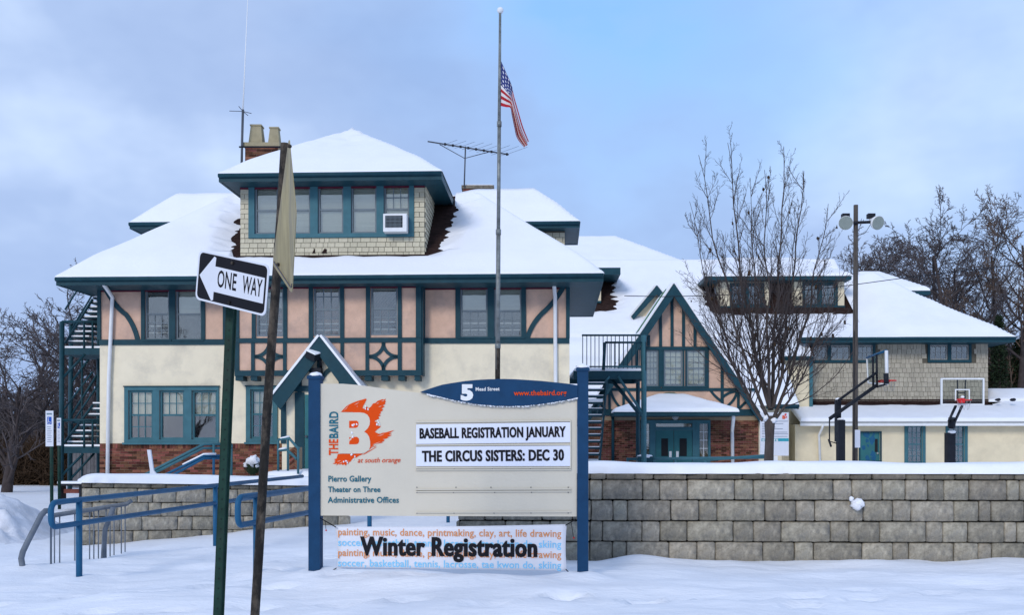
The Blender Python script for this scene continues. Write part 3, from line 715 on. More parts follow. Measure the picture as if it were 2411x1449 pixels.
for u, b in ((598, .20), (641, .16)):
    x = W(u, 0, 28.5).x - c1.location.x; top = (W(0, 291 if u < 620 else 297, 28.5).z - c1.location.z)
    k = MB(); q = b; t = b*.72; k.hexa([(x-q, .15, h), (x+q, .15, h), (x+q, .15+2*q, h), (x-q, .15+2*q, h), (x-t, .2, top), (x+t, .2, top), (x+t, .2+2*t, top), (x-t, .2+2*t, top)])
    p_ = k.build('chimney_pot', 'pot', c1); k = MB(); k.box(x-t-.02, x+t+.02, .18, .22+2*t, top, top+.04); k.build('rim', 'pot', p_)
c2, hw2, h2, _ = chimney(1090, 437, 1160, 452, 28.7, .6, 'low wide chimney on the main ridge below the television antenna', .09, 'stonecap')
k = MB(); k.box(-hw2*.98, hw2*.98, 0, .6, h2 + .001, h2 + .03); k.build('snow_cap', 'snow_fine', c2)
# whip antenna strapped to the chimney
wa = thing('whip_antenna', 'tall thin whip antenna on a mast strapped to the left chimney', 'antenna', W(570, 390, 28.4))
k = MB(); k.tube([W(569, 392, 28.4), W(570, 330, 28.4), W(572, 258, 28.4)], .035, 8); k.build('mast', 'antenna', wa, True)
k = MB(); k.tube([W(572, 258, 28.4), W(578, 120, 28.4), W(585, -40, 28.4)], [.022, .014, .008], 6); k.build('whip', 'whitep', wa, True)
k = MB()
for (u, v) in ((540, 261), (592, 267), (562, 250), (584, 272)): k.tube([W(572, 262, 28.4), W(u, v, 28.4)], .010, 5)
k.build('ground_plane_rod', 'antenna', wa, True)
for v in (346, 388):
    k = MB(); k.tube([W(563, v, 28.38), W(662 if v < 360 else 577, v, 28.38)], .025, 6); k.build('strap', 'blackm', wa, True)
ta = thing('television_antenna', 'long-boom television antenna on a thin mast above the low chimney', 'antenna', W(1094, 432, 28.6))
k = MB(); k.tube([W(1093, 440, 28.6), W(1096, 345, 28.6)], .022, 6); k.build('mast', 'antenna', ta, True)
k = MB(); k.tube([W(1007, 333, 28.6), W(1198, 364, 28.6)], .020, 6); k.tube([W(1035, 340, 28.6), W(1094, 373, 28.6), W(1150, 358, 28.6)], .012, 5); k.build('boom', 'antenna', ta, True)
for i in range(9):
    u = 1048 + i*18.2; v = 333 + (u-1007)*31/191; ln = 24 + i*2.0
    k = MB(); k.tube([W(u - ln*.5, v + ln*.12, 28.6 - .5), W(u, v, 28.6), W(u + ln*1.2, v - ln*.42, 28.6 + .6)], .004, 4); k.build('element', 'antenna', ta, True)
    k = MB(); k.box(-.03, .03, -.03, .03, -.03, .03); b_ = k.build('insulator', 'blackm', ta); b_.location = W(u, v, 28.6) - ta.location
# air conditioner in the dormer window
ac = thing('air_conditioner', 'white window air conditioner in the rightmost dormer window', 'air conditioner', F1.w(L(929, 545, DD)[0], DD, L(929, 545, DD)[1]), -F1.psi)
x0, x1, z0, z1 = F1.rect(902, 503, 957, 545, DD - .35); cx = L(929, 545, DD)[0]; cz = L(929, 545, DD)[1]
k = MB(); k.box(x0 - cx, x1 - cx, -.34, .05, z0 - cz, z1 - cz); k.build('case', 'whitep', ac)
k = MB(); k.box(x0 - cx + .05, x1 - cx - .10, -.345, -.341, z0 - cz + .10, z1 - cz - .05); g_ = k.build('grille_back', 'blackm', ac)
k = MB(); n_ = 13
for i in range(n_): x = x0 - cx + .055 + i*(x1 - x0 - .17)/n_; k.box(x, x + .010, -.36, -.346, z0 - cz + .1, z1 - cz - .05)
for i in range(3): z = z0 - cz + .16 + i*.09; k.box(x0 - cx + .05, x1 - cx - .1, -.362, -.346, z, z + .008)
k.build('grille', 'sash', g_)
# ------------------------------------------------------------------ annex
F2 = Fr(1600, 41.0, 1.5)
B2 = thing('annex_building', 'long snowy-roofed annex with steep half-timbered gable and shingled right wing', 'building', F2.o, -F2.psi)
L2 = F2.loc
KA = 0.75
# front slope of the middle roof runs far down on both sides of the gable
er = L2(1881, 951, -.5); el = L2(1380, 951, -.5)
ridge_d = 9.3; ez2 = er[1] - .05
def front(x, y): return ez2 + KA*(y + .5)
zridge = L2(1700, 618, ridge_d)[1]; kf = (zridge - ez2)/(ridge_d + .5)
def front(x, y):
    return ez2 + kf*(y + .5)
def back(x, y): return zridge - .7*(y - ridge_d)
midR = L2(2000, 640, 7)[0]
gx, gzp = L2(1583, 672, 0); gfx = L2(1792, 985, 0)[0]; gfz = L2(1792, 985, 0)[1]
gk = (gzp - gfz)/(gfx - gx)
Dd0 = L2(1672, 700, 4.6); 
SD = 5.75                                     # shed dormer front plane
sx0, sx1 = L2(1695, 700, SD)[0], L2(1988, 700, SD)[0]
def nz(x, y, a=1.6, b=6): return noise.noise(Vector((x*a, y*b, 0)))
q0, q1 = L2(1380, 690, 6.0)[0], L2(1415, 690, 6.0)[0]
def tann(x, y):
    T = .16
    if SD - 1.1 < y < SD + 3.0:
        d = max(sx0 - x, x - sx1, 0); f = SD - y
        if d <= 0 and f <= 0 and y < SD + 1: T = -.05
        if d > 0 or f > 0:
            s_ = (math.hypot(d*1.0, max(0, f)*1.0) - .55 - nz(x, y)*.25)/.35
            if y > SD + 1.9: s_ += (y - SD - 1.9)*2
            T = min(T, max(-.05, T*s_))
    if 5.0 < y < 8.0:
        d = max(x - q1, 0); f = max(0, 5.9 - y)
        s_ = (math.hypot(d*.8, f*1.2) - .55 - nz(x, y)*.3)/.4
        T = min(T, max(-.05, T*s_))
    return T
mxl, mxr = el[0] - 6, er[0]
lowr = lambda x, y: front(x, y) if y < ridge_d else back(x, y)
# lower catslide (full width to the rake on the right), then upper roof to the hip
stepx = L2(1881, 951, -.5)[0]
wingx0 = L2(1888, 797, 3.0)[0]
up0 = L2(1860, 836, 2.6)
upd = 1.5
while abs(front(0, upd) - L2(1870, 838, upd)[1]) > .03 and upd < 5: upd += .01
def clip(x, y):                               # plan outline of the annex roof
    if y < upd: return x < stepx + .01
    return True
upR = L2(1914, 838, upd)[0]
gab_keep = lambda x, y: not (abs(x - gx) < (gzp - front(x, y))/gk and y < 6)
sheet('roof', B2, mxl, stepx, -.48, upd, front, .2, 'deck', keep=lambda x, y: gab_keep(x, y))
sheet('roof', B2, mxl, midR, upd, ridge_d + 5, lambda x, y: min(lowr(x, y), zridge - .0 if x < midR - 4 else zridge + .5 - .0), .4, 'deck', keep=lambda x, y: (y > 3.6 or x < upR) and gab_keep(x, y))
snowsheet('roof_snow', B2, mxl, stepx + .02, -.53, upd + .1, front, .16, .12, lambda x, y: .16, thin=True, keep=gab_keep)
snowsheet('roof_snow', B2, mxl, upR + .02, upd - .04, 3.75, front, .162, .12, lambda x, y: .162, thin=True, keep=gab_keep)
hipR = lambda x, y: min(lowr(x, y), zridge)
snowsheet('roof_snow', B2, mxl, midR, 3.6, ridge_d + 5, lambda x, y: min(lowr(x, y), zridge + .0), .16, .08, tann, er=.1, keep=gab_keep)
for (xa, xb, y) in ((gfx + .1, stepx, -.5), (L2(1838, 838, upd)[0], upR, upd - .02)):
    z = front(0, y); k = MB(); k.box(xa, xb, y - .02, y + .03, z - .16, z + .02); k.build('fascia', 'teal', B2)
    k = MB(); k.tube([(xa, y - .06, z - .05), (xb, y - .06, z - .05)], .05, 6); k.build('gutter', 'teal', B2)
# rake board down the catslide's right edge
k = MB(); k.prismv([(stepx - .06, -.48, front(0, -.48) - .02), (stepx - .06, upd, front(0, upd) - .02), (stepx - .06, upd, front(0, upd) - .2), (stepx - .06, -.48, front(0, -.48) - .2)], (.06, 0, 0)); k.build('rake_board', 'cream2', B2)
# cream walls under the catslide and the step behind
w0 = gfx - .12; w1_ = L2(1835, 1000, 0)[0]
k = MB(); k.prismv([(w1_ + .4, 0.05, -.5), (w1_ + .4, upd, -.5), (w1_ + .4, upd, front(0, upd) - .1), (w1_ + .4, 0.05, front(0, 0) - .12)], (-.3, 0, 0)); k.box(w0 - .5, w1_ + .4, .05, .35, -.5, front(0, 0) - .12); k.build('cream_wall', 'cream2', B2)
cw1 = L2(1908, 900, upd + .4)[0]
k = MB(); k.box(w1_ - 1, cw1, upd + .4, upd + .7, -.5, front(0, upd) + .2); k.build('cream_wall', 'cream2', B2)
k = MB(); k.box(cw1 - .05, cw1 + .09, upd + .36, upd + .45, 1.2, front(0, upd) + .1); k.build('corner_board', 'tealL', B2)
# upper hipped block on the far left
hb0 = L2(1150, 558, 11)[0]; hb1 = L2(1447, 558, 13.4)[0] + 5.8; hbz = L2(1400, 556, 13.4)[1]
ebz = hbz - 3.6
snowsheet('upper_roof_snow', B2, hb0, hb1, 7.6, 19.2, lambda x, y: ebz + .6*max(0, min(hb1 - x, y - 7.6, 19.2 - y, 5.8)), .16, .16)

# gable
GW = 0.0
gl = 2*gx - gfx
def gtop(x, inset=0.0): return gzp - gk*abs(x - gx) - inset
gh = [F2.rect(1520, 827, 1550, 910), F2.rect(1563, 825, 1607, 910), F2.rect(1617, 825, 1661, 910)]
zb_ = min(h[2] for h in gh); zt_ = max(h[3] for h in gh); gh = [(h[0], h[1], zb_, zt_) for h in gh]
gbz = L2(1600, 978)[1]                        # top of brick
mb = MB()
xs = [gl + .1, gh[0][0], gh[0][1], gh[1][0], gh[1][1], gh[2][0], gh[2][1], gfx - .1]
def col_poly(xa, xb, zlo):
    pts = [(xa, zlo), (xb, zlo)]
    pts.append((xb, gtop(xb, .15)))
    if xa < gx < xb: pts.append((gx, gtop(gx, .15)))
    pts.append((xa, gtop(xa, .15))); return pts
for i in range(len(xs)-1):
    xa, xb = xs[i], xs[i+1]
    if i % 2 == 0: mb.prism(col_poly(xa, xb, gbz), GW, GW + .15)
    else:
        mb.prism(col_poly(xa, xb, zt_), GW, GW + .15); mb.box(xa, xb, GW, GW + .15, gbz, zb_)
mb.build('gable_wall', 'pink', B2)
mb = MB(); mb.box(gl + .1, gfx - .1, GW + .002, 3.0, -.5, gbz); mb.build('brick_wall', 'mortar', B2)
for h in gh: window(B2, *h, d=GW, casing='teal', cw=.07, grid=(3, 3), grid_low=(3, 3), blind=.97, blindm='blindg' if h is gh[0] else 'blind', sash='sash', sf=.055)
gb = lambda pts, w_, pr=.05, m='teal': beam(B2, F2, pts, w_, GW, m, pr, D=41)
for u, vt in ((1527, 790), (1555, 722), (1582, 690), (1609, 722), (1636, 768)): gb([(u, vt), (u, 816)], 7)
gb([(1490, 821), (1672, 821)], 8, .055); gb([(1555, 825), (1555, 912)], 8); gb([(1664, 825), (1664, 914)], 9); gb([(1515, 825), (1515, 912)], 8); gb([(1500, 790), (1500, 900)], 6)
gb([(1420, 918), (1780, 918)], 7, .055); gb([(1700, 848), (1700, 968)], 7, .045); gb([(1738, 905), (1738, 968)], 6, .045); gb([(1435, 920), (1435, 965)], 6); gb([(1468, 920), (1468, 965)], 6)
gb(curvepts((1673, 920), (1680, 932), (1697, 945)), 6, .03); gb(curvepts((1698, 940), (1710, 925), (1733, 922)), 6, .03); gb(curvepts((1703, 962), (1728, 950), (1735, 924)), 6, .03); gb(curvepts((1741, 962), (1752, 950), (1765, 940)), 6, .03)
gb(curvepts((1438, 922), (1446, 948), (1462, 962)), 6, .03); gb(curvepts((1425, 965), (1412, 950), (1404, 936)), 6, .03)
gb([(1400, 972), (1790, 972)], 15, .07)
# bargeboards, gable roof and its snow
bw = 17/F*41
for sg in (-1, 1):
    A0 = Vector((gx, gzp)); E_ = Vector((gx + sg*(gfx - gx + .15), gfz - gk*.15)); t = (E_-A0).normalized(); wv = bw/abs(t.x)
    k = MB(); k.prism([tuple(A0), tuple(E_), (E_.x - sg*.1, E_.y - .28), (gx, gzp - wv)], -.55, -.47); k.build('bargeboard', 'teal', B2)
    k = MB(); slab(k, A0, E_, .07, -.46, 4.6, -.08); k.build('gable_roof', 'teal', B2)
    k = MB(); slab(k, A0, E_, .10, -.50, 4.9, .01); k.build('gable_roof_snow', 'snow_fine', B2)
# small cross gable behind, with green copper strip
p = lambda u, v, d: (L2(u, v, d)[0], d, L2(u, v, d)[1])
sdp = 1.0
while L2(1487, 745, sdp)[1] - .16 > front(0, sdp) and sdp < 6: sdp += .02
sa, sf_, sg_ = p(1545, 674, sdp), p(1485, 747, sdp), p(1603, 747, sdp)
for e_ in (sf_, sg_):
    A0 = Vector((sa[0], sa[2])); E_ = Vector((e_[0], e_[2]))
    k = MB(); k.prism([tuple(A0), tuple(E_), (E_.x + (.1 if e_ is sf_ else -.1), E_.y - .16), (A0.x, A0.y - .42)], sdp - .3, sdp - .22); k.build('small_bargeboard', 'teal', B2)
    k = MB(); slab(k, A0, E_, .06, sdp - .21, sdp + 2.6, -.07); k.build('small_gable_roof', 'teal', B2)
    k = MB(); slab(k, A0, E_, .09, sdp - .05, sdp + 3.0, .005); k.build('small_gable_snow', 'snow_fine', B2)
k = MB(); k.prism([(sf_[0] + .25, sf_[2]), (sg_[0] - .25, sg_[2]), (sa[0], sa[2] - .3)], sdp, sdp + .1); k.prism([(sf_[0] + .25, sf_[2] - .6), (sg_[0] - .25, sg_[2] - .6), (sg_[0] - .25, sg_[2]), (sf_[0] + .25, sf_[2])], sdp, sdp + .1); k.build('small_gable_wall', 'cream2', B2)
A0 = Vector((gx, gzp)); E_ = Vector((gx - (gfx - gx), gfz)); q0v, q1v = A0.lerp(E_, .05), A0.lerp(E_, .36)
k = MB(); slab(k, q0v, q1v, .03, -.30, .75, .115); k.build('green_shingle_strip', 'greenroof', B2)

# entrance canopy
ce0, ce1 = L2(1446, 968, -2.0), L2(1741, 970, -2.0); cz_ = ce1[1]; ck = (L2(1600, 928, 0)[1] - cz_)/2.0
snowsheet('canopy_snow', B2, ce0[0], ce1[0], -2.03, -.25, lambda x, y: cz_ + ck*max(0, min(y + 2.03, (x - ce0[0])*.9, (ce1[0] - x)*.9)), .12, .1, er=.1, lump=.03)
sheet('canopy_roof', B2, ce0[0] + .02, ce1[0] - .02, -2.0, 0, lambda x, y: cz_ + ck*max(0, min(y + 2.0, (x - ce0[0])*.9, (ce1[0] - x)*.9)) + (.05 if y > -.3 else 0), .12, 'greensh')
k = MB(); k.box(ce0[0], ce1[0], -2.0, -.02, cz_ - .16, cz_ - .02); k.build('canopy_fascia', 'teal', B2)
downspout(B2, F2, [(1727, 975, -1.8), (1727, 985, -1.75), (1724, 1015, -.1), (1725, 1090, -.08)], 0, w_=.07)
downspout(B2, F2, [(1443, 975, -.08), (1443, 1090, -.08)], 0, 'teal', w_=.06)
# brick panels either side of the doors
dxa, dxb = L2(1508, 1040)[0], L2(1672, 1040)[0]
bricks(B2, [(gl + .1, dxa), (dxb, gfx - .1)], .1, gbz - .22, 0.0, h=.075, ln=.22, soldier=False, name='brickwork', seed=6)
# door group
def rc(u0, v0, u1, v1, d=0.0): return F2.rect(u0, v0, u1, v1, d)
zf = .02
x0, x1, z0, z1 = rc(1508, 990, 1672, 1090); z0 = zf
mb = MB(); mb.box(x0, x1, -.10, -.001, z1 - .12, z1)
side_l, side_r = rc(1512, 996, 1530, 1078), rc(1645, 996, 1668, 1078)
dl, drr = rc(1543, 1018, 1586, 1080), rc(1586, 1018, 1630, 1080)
tr_ = rc(1543, 995, 1630, 1007)
for a, b in ((x0, side_l[0]), (side_l[1], dl[0]), (drr[1], side_r[0]), (side_r[1], x1)): mb.box(a, b, -.09, -.001, z0, z1 - .12)
mb.box(dl[0], drr[1], -.085, -.001, tr_[2] - .12, tr_[2]); mb.box(side_l[0], side_l[1], -.085, -.001, z0, side_l[2]); mb.box(side_r[0], side_r[1], -.085, -.001, z0, side_r[2])
mb.build('door_surround', 'tealL', B2)
window(B2, side_l[0], side_l[1], side_l[2], z1 - .12, d=-.06, grid=(2, 4), kind='fixed', blind=0, sash='tealL', rec=.03, sf=.03, box=.058, muntm='whitep')
window(B2, side_r[0], side_r[1], side_r[2], z1 - .12, d=-.06, grid=(2, 4), kind='fixed', blind=0, sash='tealL', rec=.03, sf=.03, box=.058, muntm='whitep')
window(B2, tr_[0], tr_[1], tr_[2], z1 - .12, d=-.06, kind='fixed', blind=0, sash='tealL', rec=.03, sf=.02, box=.058)
for q in (dl, drr):
    k = MB(); k.box(q[0] + .01, q[1] - .01, -.06, -.002, z0 + .02, tr_[2] - .125); d_ = k.build('door', 'tealD', B2)
    k = MB(); a = q[0] + .23; b = q[1] - .23; k.box(a, b, -.068, -.061, 1.05, tr_[2] - .45); k.build('door_pane', 'inside', d_)
    k = MB(); hx = q[1] - .14 if q is dl else q[0] + .14; k.box(hx - .05, hx + .05, -.10, -.061, .92, 1.25); k.build('handle', 'whitep', d_)
k = MB(); c_ = p(1590, 982, -.6); k.ball(c_, .14); k.build('canopy_lamp', 'greyp', B2)

# shed dormer with two window groups (dark gap between them)
sdt = L2(1800, 657, SD - .6)[1]; sx0f, sx1f = L2(1661, 658, SD - .6)[0], L2(2005, 656, SD - .6)[0]
sdb = L2(1800, 725, SD)[1]
mb = MB(); gaps = [rc(1722, 671, 1795, 719, SD), rc(1893, 669, 1968, 719, SD)]
c0, c1x = L2(1812, 700, SD)[0], L2(1870, 700, SD)[0]
for (a, b, hh_) in ((sx0, c0, gaps[0]), (c1x, sx1, gaps[1])):
    m1 = MB(); wall_holes(m1, a, b, sdb, sdt, [hh_], SD)
    m1.box(a, b, SD + .02, SD + .05, sdb - .4, sdb); m1.box(a, a + .1, SD + .01, SD + 3, sdb - .3, sdt); m1.box(b - .1, b, SD + .01, SD + 3, sdb - .3, sdt); m1.build('dormer_wall', 'cream2', B2)
    hx = (hh_[0]+hh_[1])/2
    for (u_, w_) in ((hh_[0], hx - .04), (hx + .04, hh_[1])): window(B2, u_, w_, hh_[2], hh_[3], d=SD, kind='fixed', grid=(2, 2), blind=.0, sash='teal', sf=.06)
    k = MB(); k.box(a - .02, b + .02, SD - .05, SD - .001, sdb - .02, sdb + .08); k.box(hx - .04, hx + .04, SD - .02, SD + .06, hh_[2], hh_[3]); k.build('dormer_trim', 'teal', B2)
    k = MB(); ring(k, hh_[0] - .08, hh_[1] + .08, hh_[2] - .08, hh_[3] + .08, .08, SD - .04, SD - .001); k.build('casing', 'teal', B2)
k = MB(); k.box(c0 - .1, c1x + .1, SD + .5, SD + .6, sdb - .2, sdt); k.build('dormer_recess', 'deck', B2)
k = MB(); k.box(sx0f, sx1f, SD - .6, SD + 4, sdt - .05, sdt + .14); k.build('dormer_eave', 'teal', B2)
dkk = (L2(1800, 612, ridge_d)[1] - sdt - .14)/(ridge_d - SD + .6)
snowsheet('dormer_snow', B2, sx0f - .02, sx1f + .02, SD - .63, ridge_d + 2, lambda x, y: sdt + .13 + min(dkk*(min(y, ridge_d) - SD + .63), 1.0*(sx1f + .02 - x), 1.0*(x - sx0f + .02)) , .12, .15)
k = MB(); v_ = p(1822, 612, ridge_d - .2); k.tube([(v_[0], v_[1], v_[2] - .7), (v_[0], v_[1], v_[2] - .05)], .12); k.tube([(v_[0], v_[1], v_[2] - .05), (v_[0], v_[1], v_[2] + .02)], .2); k.build('roof_vent', 'brick', B2)
# hidden-side dormer, right end seen past the main building
k = MB(); qz = L2(1440, 632, 5.4)[1]; k.box(q0 - 3, L2(1461, 640, 5.4)[0], 5.4, 8.5, qz - .28, qz + .03); k.build('side_dormer_eave', 'teal', B2)
k = MB(); k.box(q0 - 3, q1, 6.0, 9, L2(1410, 712, 6)[1], qz - .28); k.build('side_dormer_wall', 'cream2', B2)
k = MB(); k.box(q0 - 3, q1, 5.95, 5.999, L2(1410, 714, 6)[1], L2(1410, 709, 6)[1]); k.build('side_dormer_trim', 'teal', B2)

# right wing
F3D = 3.6
wx0, wx1 = L2(1908, 870, F3D)[0], L2(2326, 870, F3D)[0]
e0, e1 = L2(1886, 798, F3D - 1), L2(2391, 793, F3D - 1); wz = (e0[1]+e1[1])/2 + .02
wh = [rc(1914, 803, 1948, 847, F3D), rc(1956, 803, 2002, 847, F3D), rc(2019, 803, 2055, 847, F3D), rc(2189, 803, 2231, 848, F3D), rc(2239, 803, 2281, 848, F3D)]
zt_ = min(min(h[3] for h in wh), wz - .24); zb_ = min(h[2] for h in wh); wh = [(h[0], h[1], zb_, zt_) for h in wh]
lowtop = L2(2100, 940, F3D)[1] - .35
mb = MB(); wall_holes(mb, wx0, wx1, lowtop, wz - .15, wh, F3D)
mb.add([(wx1, F3D, lowtop), (wx1, F3D + 8, lowtop), (wx1, F3D + 8, wz - .15), (wx1, F3D, wz - .15)], [(0, 1, 2, 3)]); mb.build('shingle_wall_backing', 'shingleback', B2)
k = MB(); rr = random.Random(8); z = L2(2100, 945, F3D)[1]; sh2 = .205; row = 0
tz0 = zb_ - .12
while z < wz - .2:
    x = wx0 + (0 if row % 2 else -.1)
    while x < wx1 - .02:
        w_ = rr.uniform(.13, .24); xa, xb = max(wx0, x), min(wx1, x + w_); top = z + sh2
        hitw = False
        for ga, gb_ in ((wx0, wh[2][1] + .12), (wh[3][0] - .12, wh[4][1] + .12)):
            if xb > ga and xa < gb_ and z + sh2 > tz0 + .02: hitw = True
        if not hitw and xb - xa > .04: j = rr.uniform(-.012, .012); k.hexa([(xa+.007, F3D-.035, z+j), (xb-.007, F3D-.035, z+j), (xb-.007, F3D, z+j), (xa+.007, F3D, z+j), (xa+.007, F3D-.008, top), (xb-.007, F3D-.008, top), (xb-.007, F3D, top), (xa+.007, F3D, top)])
        x += w_
    z += sh2; row += 1
stuff(k.build('shingle_siding', 'shingle2', B2))
for hs in (wh[:3], wh[3:]):
    mb = MB(); xa = hs[0][0] - .1; xb = hs[-1][1] + .1; mb.box(xa, xb, F3D - .06, F3D - .001, zb_ - .12, zb_); mb.box(xa, xb, F3D - .06, F3D - .001, zt_, wz - .19)
    xs = [xa] + [v for h in hs for v in (h[0], h[1])] + [xb]
    for i in range(0, len(xs), 2): mb.box(xs[i], xs[i+1], F3D - .055, F3D - .001, zb_, zt_)
    mb.build('window_surround', 'teal', B2)
for i, h in enumerate(wh): window(B2, *h, d=F3D, kind='fixed', grid=(3, 2), blind=.0 if i < 3 else .0, blindm='blindg', sash='greyp', sf=.05)
eaves(B2, e0[0], e1[0], F3D - 1, F3D + 9, wz, .22, name='wing_fascia')
pk = L2(2090, 648, F3D + 3.5)[1]; wk = (pk - wz)/4.5
wingf = lambda x, y: wz + .02 + min(wk*4.5, (wk*max(0, min((e1[0] - x), y - F3D + 1, F3D + 9 - y))) ) - .25*math.sin(min(1, max(0, min((e1[0]-x), y - F3D + 1))/4.5)*math.pi)*.6
xs1 = L2(2012, 690, SD)[0]
def wingb(x, y):
    w_ = wingf(x, y); f_ = front(x, y) + max(0, (wz + .02 - front(0, F3D - 1)))*math.exp(-max(0, y - F3D + 1)/.7)
    t = min(1, max(0, (x - xs1 + .3)/1.6)); t = t*t*(3 - 2*t)
    return w_ if w_ < f_ else f_*(1-t) + w_*t
snowsheet('wing_roof_snow', B2, e0[0] - .02, e1[0] + .03, F3D - 1.03, F3D + 9, wingb, .16, .12, thin=True, lump=.03, keep=lambda x, y: not (x < xs1 - .2 and y > 4.2))
# its far side dormer
s0_ = L2(2191, 684, F3D + 3.2); k = MB(); xx0 = L2(2095, 648, F3D + 4)[0] - 1.2; yy = F3D + 3.2
snowsheet('wing_dormer_snow', B2, xx0, s0_[0], yy, yy + 3.6, lambda x, y: s0_[1] + .62*max(0, min(s0_[0] - x, y - yy, yy + 3.6 - y)), .12, .15)
k.box(xx0, s0_[0], yy + .02, yy + 3.6, s0_[1] - .2, s0_[1]); k.build('wing_dormer_eave', 'teal', B2)
k = MB(); k.box(xx0, L2(2160, 690, yy + .4)[0], yy + .4, yy + 3.2, s0_[1] - 2, s0_[1] - .2); k.build('wing_dormer_wall', 'shingle2', B2)
# lean-to along the ground floor
LD = 1.7
ly0 = LD - .5; l0, l1 = L2(1884, 994, ly0), L2(2640, 993, ly0); lz_ = l0[1]
lk = (L2(2100, 952, F3D)[1] - lz_)/(F3D - ly0)
def tl(x, y):
    T = .15
    if y > F3D - .75:
        s_ = (F3D - .42 - y + nz(x, y, 1.5, 3)*.12)/.18; T = max(-.05, min(T, T*s_))
        if x > wx1: T = min(.15, T + .3*(x - wx1))
    return T
sheet('lean_to_roof', B2, l0[0] + .02, wx1 + .6, ly0 + .02, F3D, lambda x, y: lz_ + lk*(y - ly0), .4, 'deck')
k = MB(); k.box(wx0, wx1, F3D - .034, F3D - .001, lowtop + .1, L2(2100, 941, F3D)[1]); k.build('dark_flashing', 'deck', B2)
snowsheet('lean_to_snow', B2, l0[0], l1[0], ly0 - .03, F3D + .0, lambda x, y: lz_ + lk*(y - ly0), .15, .11, tl, er=.1)
snowsheet('lean_to_snow', B2, wx1 + .02, l1[0], F3D - .05, F3D + 4, lambda x, y: lz_ + lk*(F3D - ly0) + .75*min(1, (x - wx1)/.5)*0 + .10 + .55*math.sin(min(1, (y - F3D + .05)/2)*1.57)*min(1, max(0, (x - wx1))/.6), .12, .15)
k = MB(); k.box(l0[0], l1[0], ly0 - .04, ly0 + .03, lz_ - .17, lz_ - .01); k.build('lean_to_fascia', 'whitep', B2)
k = MB(); k.box(l0[0] + .02, l1[0], ly0 - .07, ly0 - .041, lz_ - .05, lz_ + .01); k.build('gutter', 'greyp', B2)
k = MB(); k.box(l0[0] + .03, l1[0], ly0 + .03, LD, lz_ - .13, lz_ - .10); k.build('soffit', 'cream2', B2)
lw0 = L2(1838, 1040, LD)[0]
lh = [rc(2025, 1020, 2072, 1086, LD), rc(2136, 1003, 2172, 1086, LD), rc(2233, 1003, 2271, 1086, LD)]
lh = [(a, b, max(c, .1) if i == 0 else .75, e) for i, (a, b, c, e) in enumerate(lh)]
mb = MB(); wall_holes(mb, lw0 + .6, l1[0], -.5, lz_ - .1, lh, LD); mb.add([(lw0 + .6, LD, -.5), (lw0 + .6, LD, lz_ - .1), (lw0 + .6, F3D, lz_ - .1), (lw0 + .6, F3D, -.5)], [(0, 1, 2, 3)]); mb.build('cream_wall', 'cream2', B2)
h = lh[0]; k = MB(); k.box(h[0], h[1], LD + .04, LD + .08, h[2], h[3]); d_ = k.build('door', 'tealD', B2)
d_['label'] = 'peeling teal side door with slim window'
k = MB(); k.box(h[0] + .62, h[0] + .74, LD + .03, LD + .039, 1.2, 1.75); k.build('door_pane', 'inside', d_)
k = MB(); k.ball((h[1] - .1, LD, 1.15), .045); k.build('handle', 'greyp', d_)
k = MB(); ring(k, h[0] - .06, h[1] + .06, h[2] - .06, h[3] + .06, .06, LD - .04, LD - .001); k.build('door_frame', 'teal', B2)
rp = random.Random(2)
k = MB()
for i in range(9):
    cx_, cz2 = rp.uniform(h[0] + .15, h[0] + .6), rp.uniform(.9, 2.0); n = 9; r0 = rp.uniform(.05, .14)
    k.prism([(cx_ + r0*rp.uniform(.6, 1.4)*math.cos(i_*6.283/n), cz2 + 1.3*r0*rp.uniform(.6, 1.4)*math.sin(i_*6.283/n)) for i_ in range(n)], LD + .036 - i*.0004, LD + .0395)
k.build('peeled_patch', 'bluerail', d_)
for i, h in enumerate(lh[1:]): window(B2, *h, d=LD, casing='tealL', cw=.12, kind='hung', grid=(3, 3), grid_low=(3, 3), blind=.0, sash='tealL' if i == 0 else 'tealL', sf=.05)
downspout(B2, F2, [(1938, 998, LD - .55), (1936, 1008, LD - .5), (1928, 1025, LD - .1), (1931, 1100, LD - .1)], 0, w_=.05)
# small canopy shelf on the cream wall, left of the wing
if 0: k.box(L2(1886, 990, .8)[0], L2(1915, 990, .8)[0], .8, 1.6, L2(1890, 1000, .8)[1], L2(1890, 992, .8)[1]); k.build('side_shelf', 'whitep', B2)
# snow guards / hat-shaped lumps on the lean-to roof
for u in (2350, 2385):
    k = MB(); a = W(u, 942, 43.5); k.ball((L2(u, 942, 2.6)[0], 2.6, L2(u, 942, 2.6)[1]), .13, 8, 5, .5, .4); k.build('roof_bracket', 'blackm', B2)
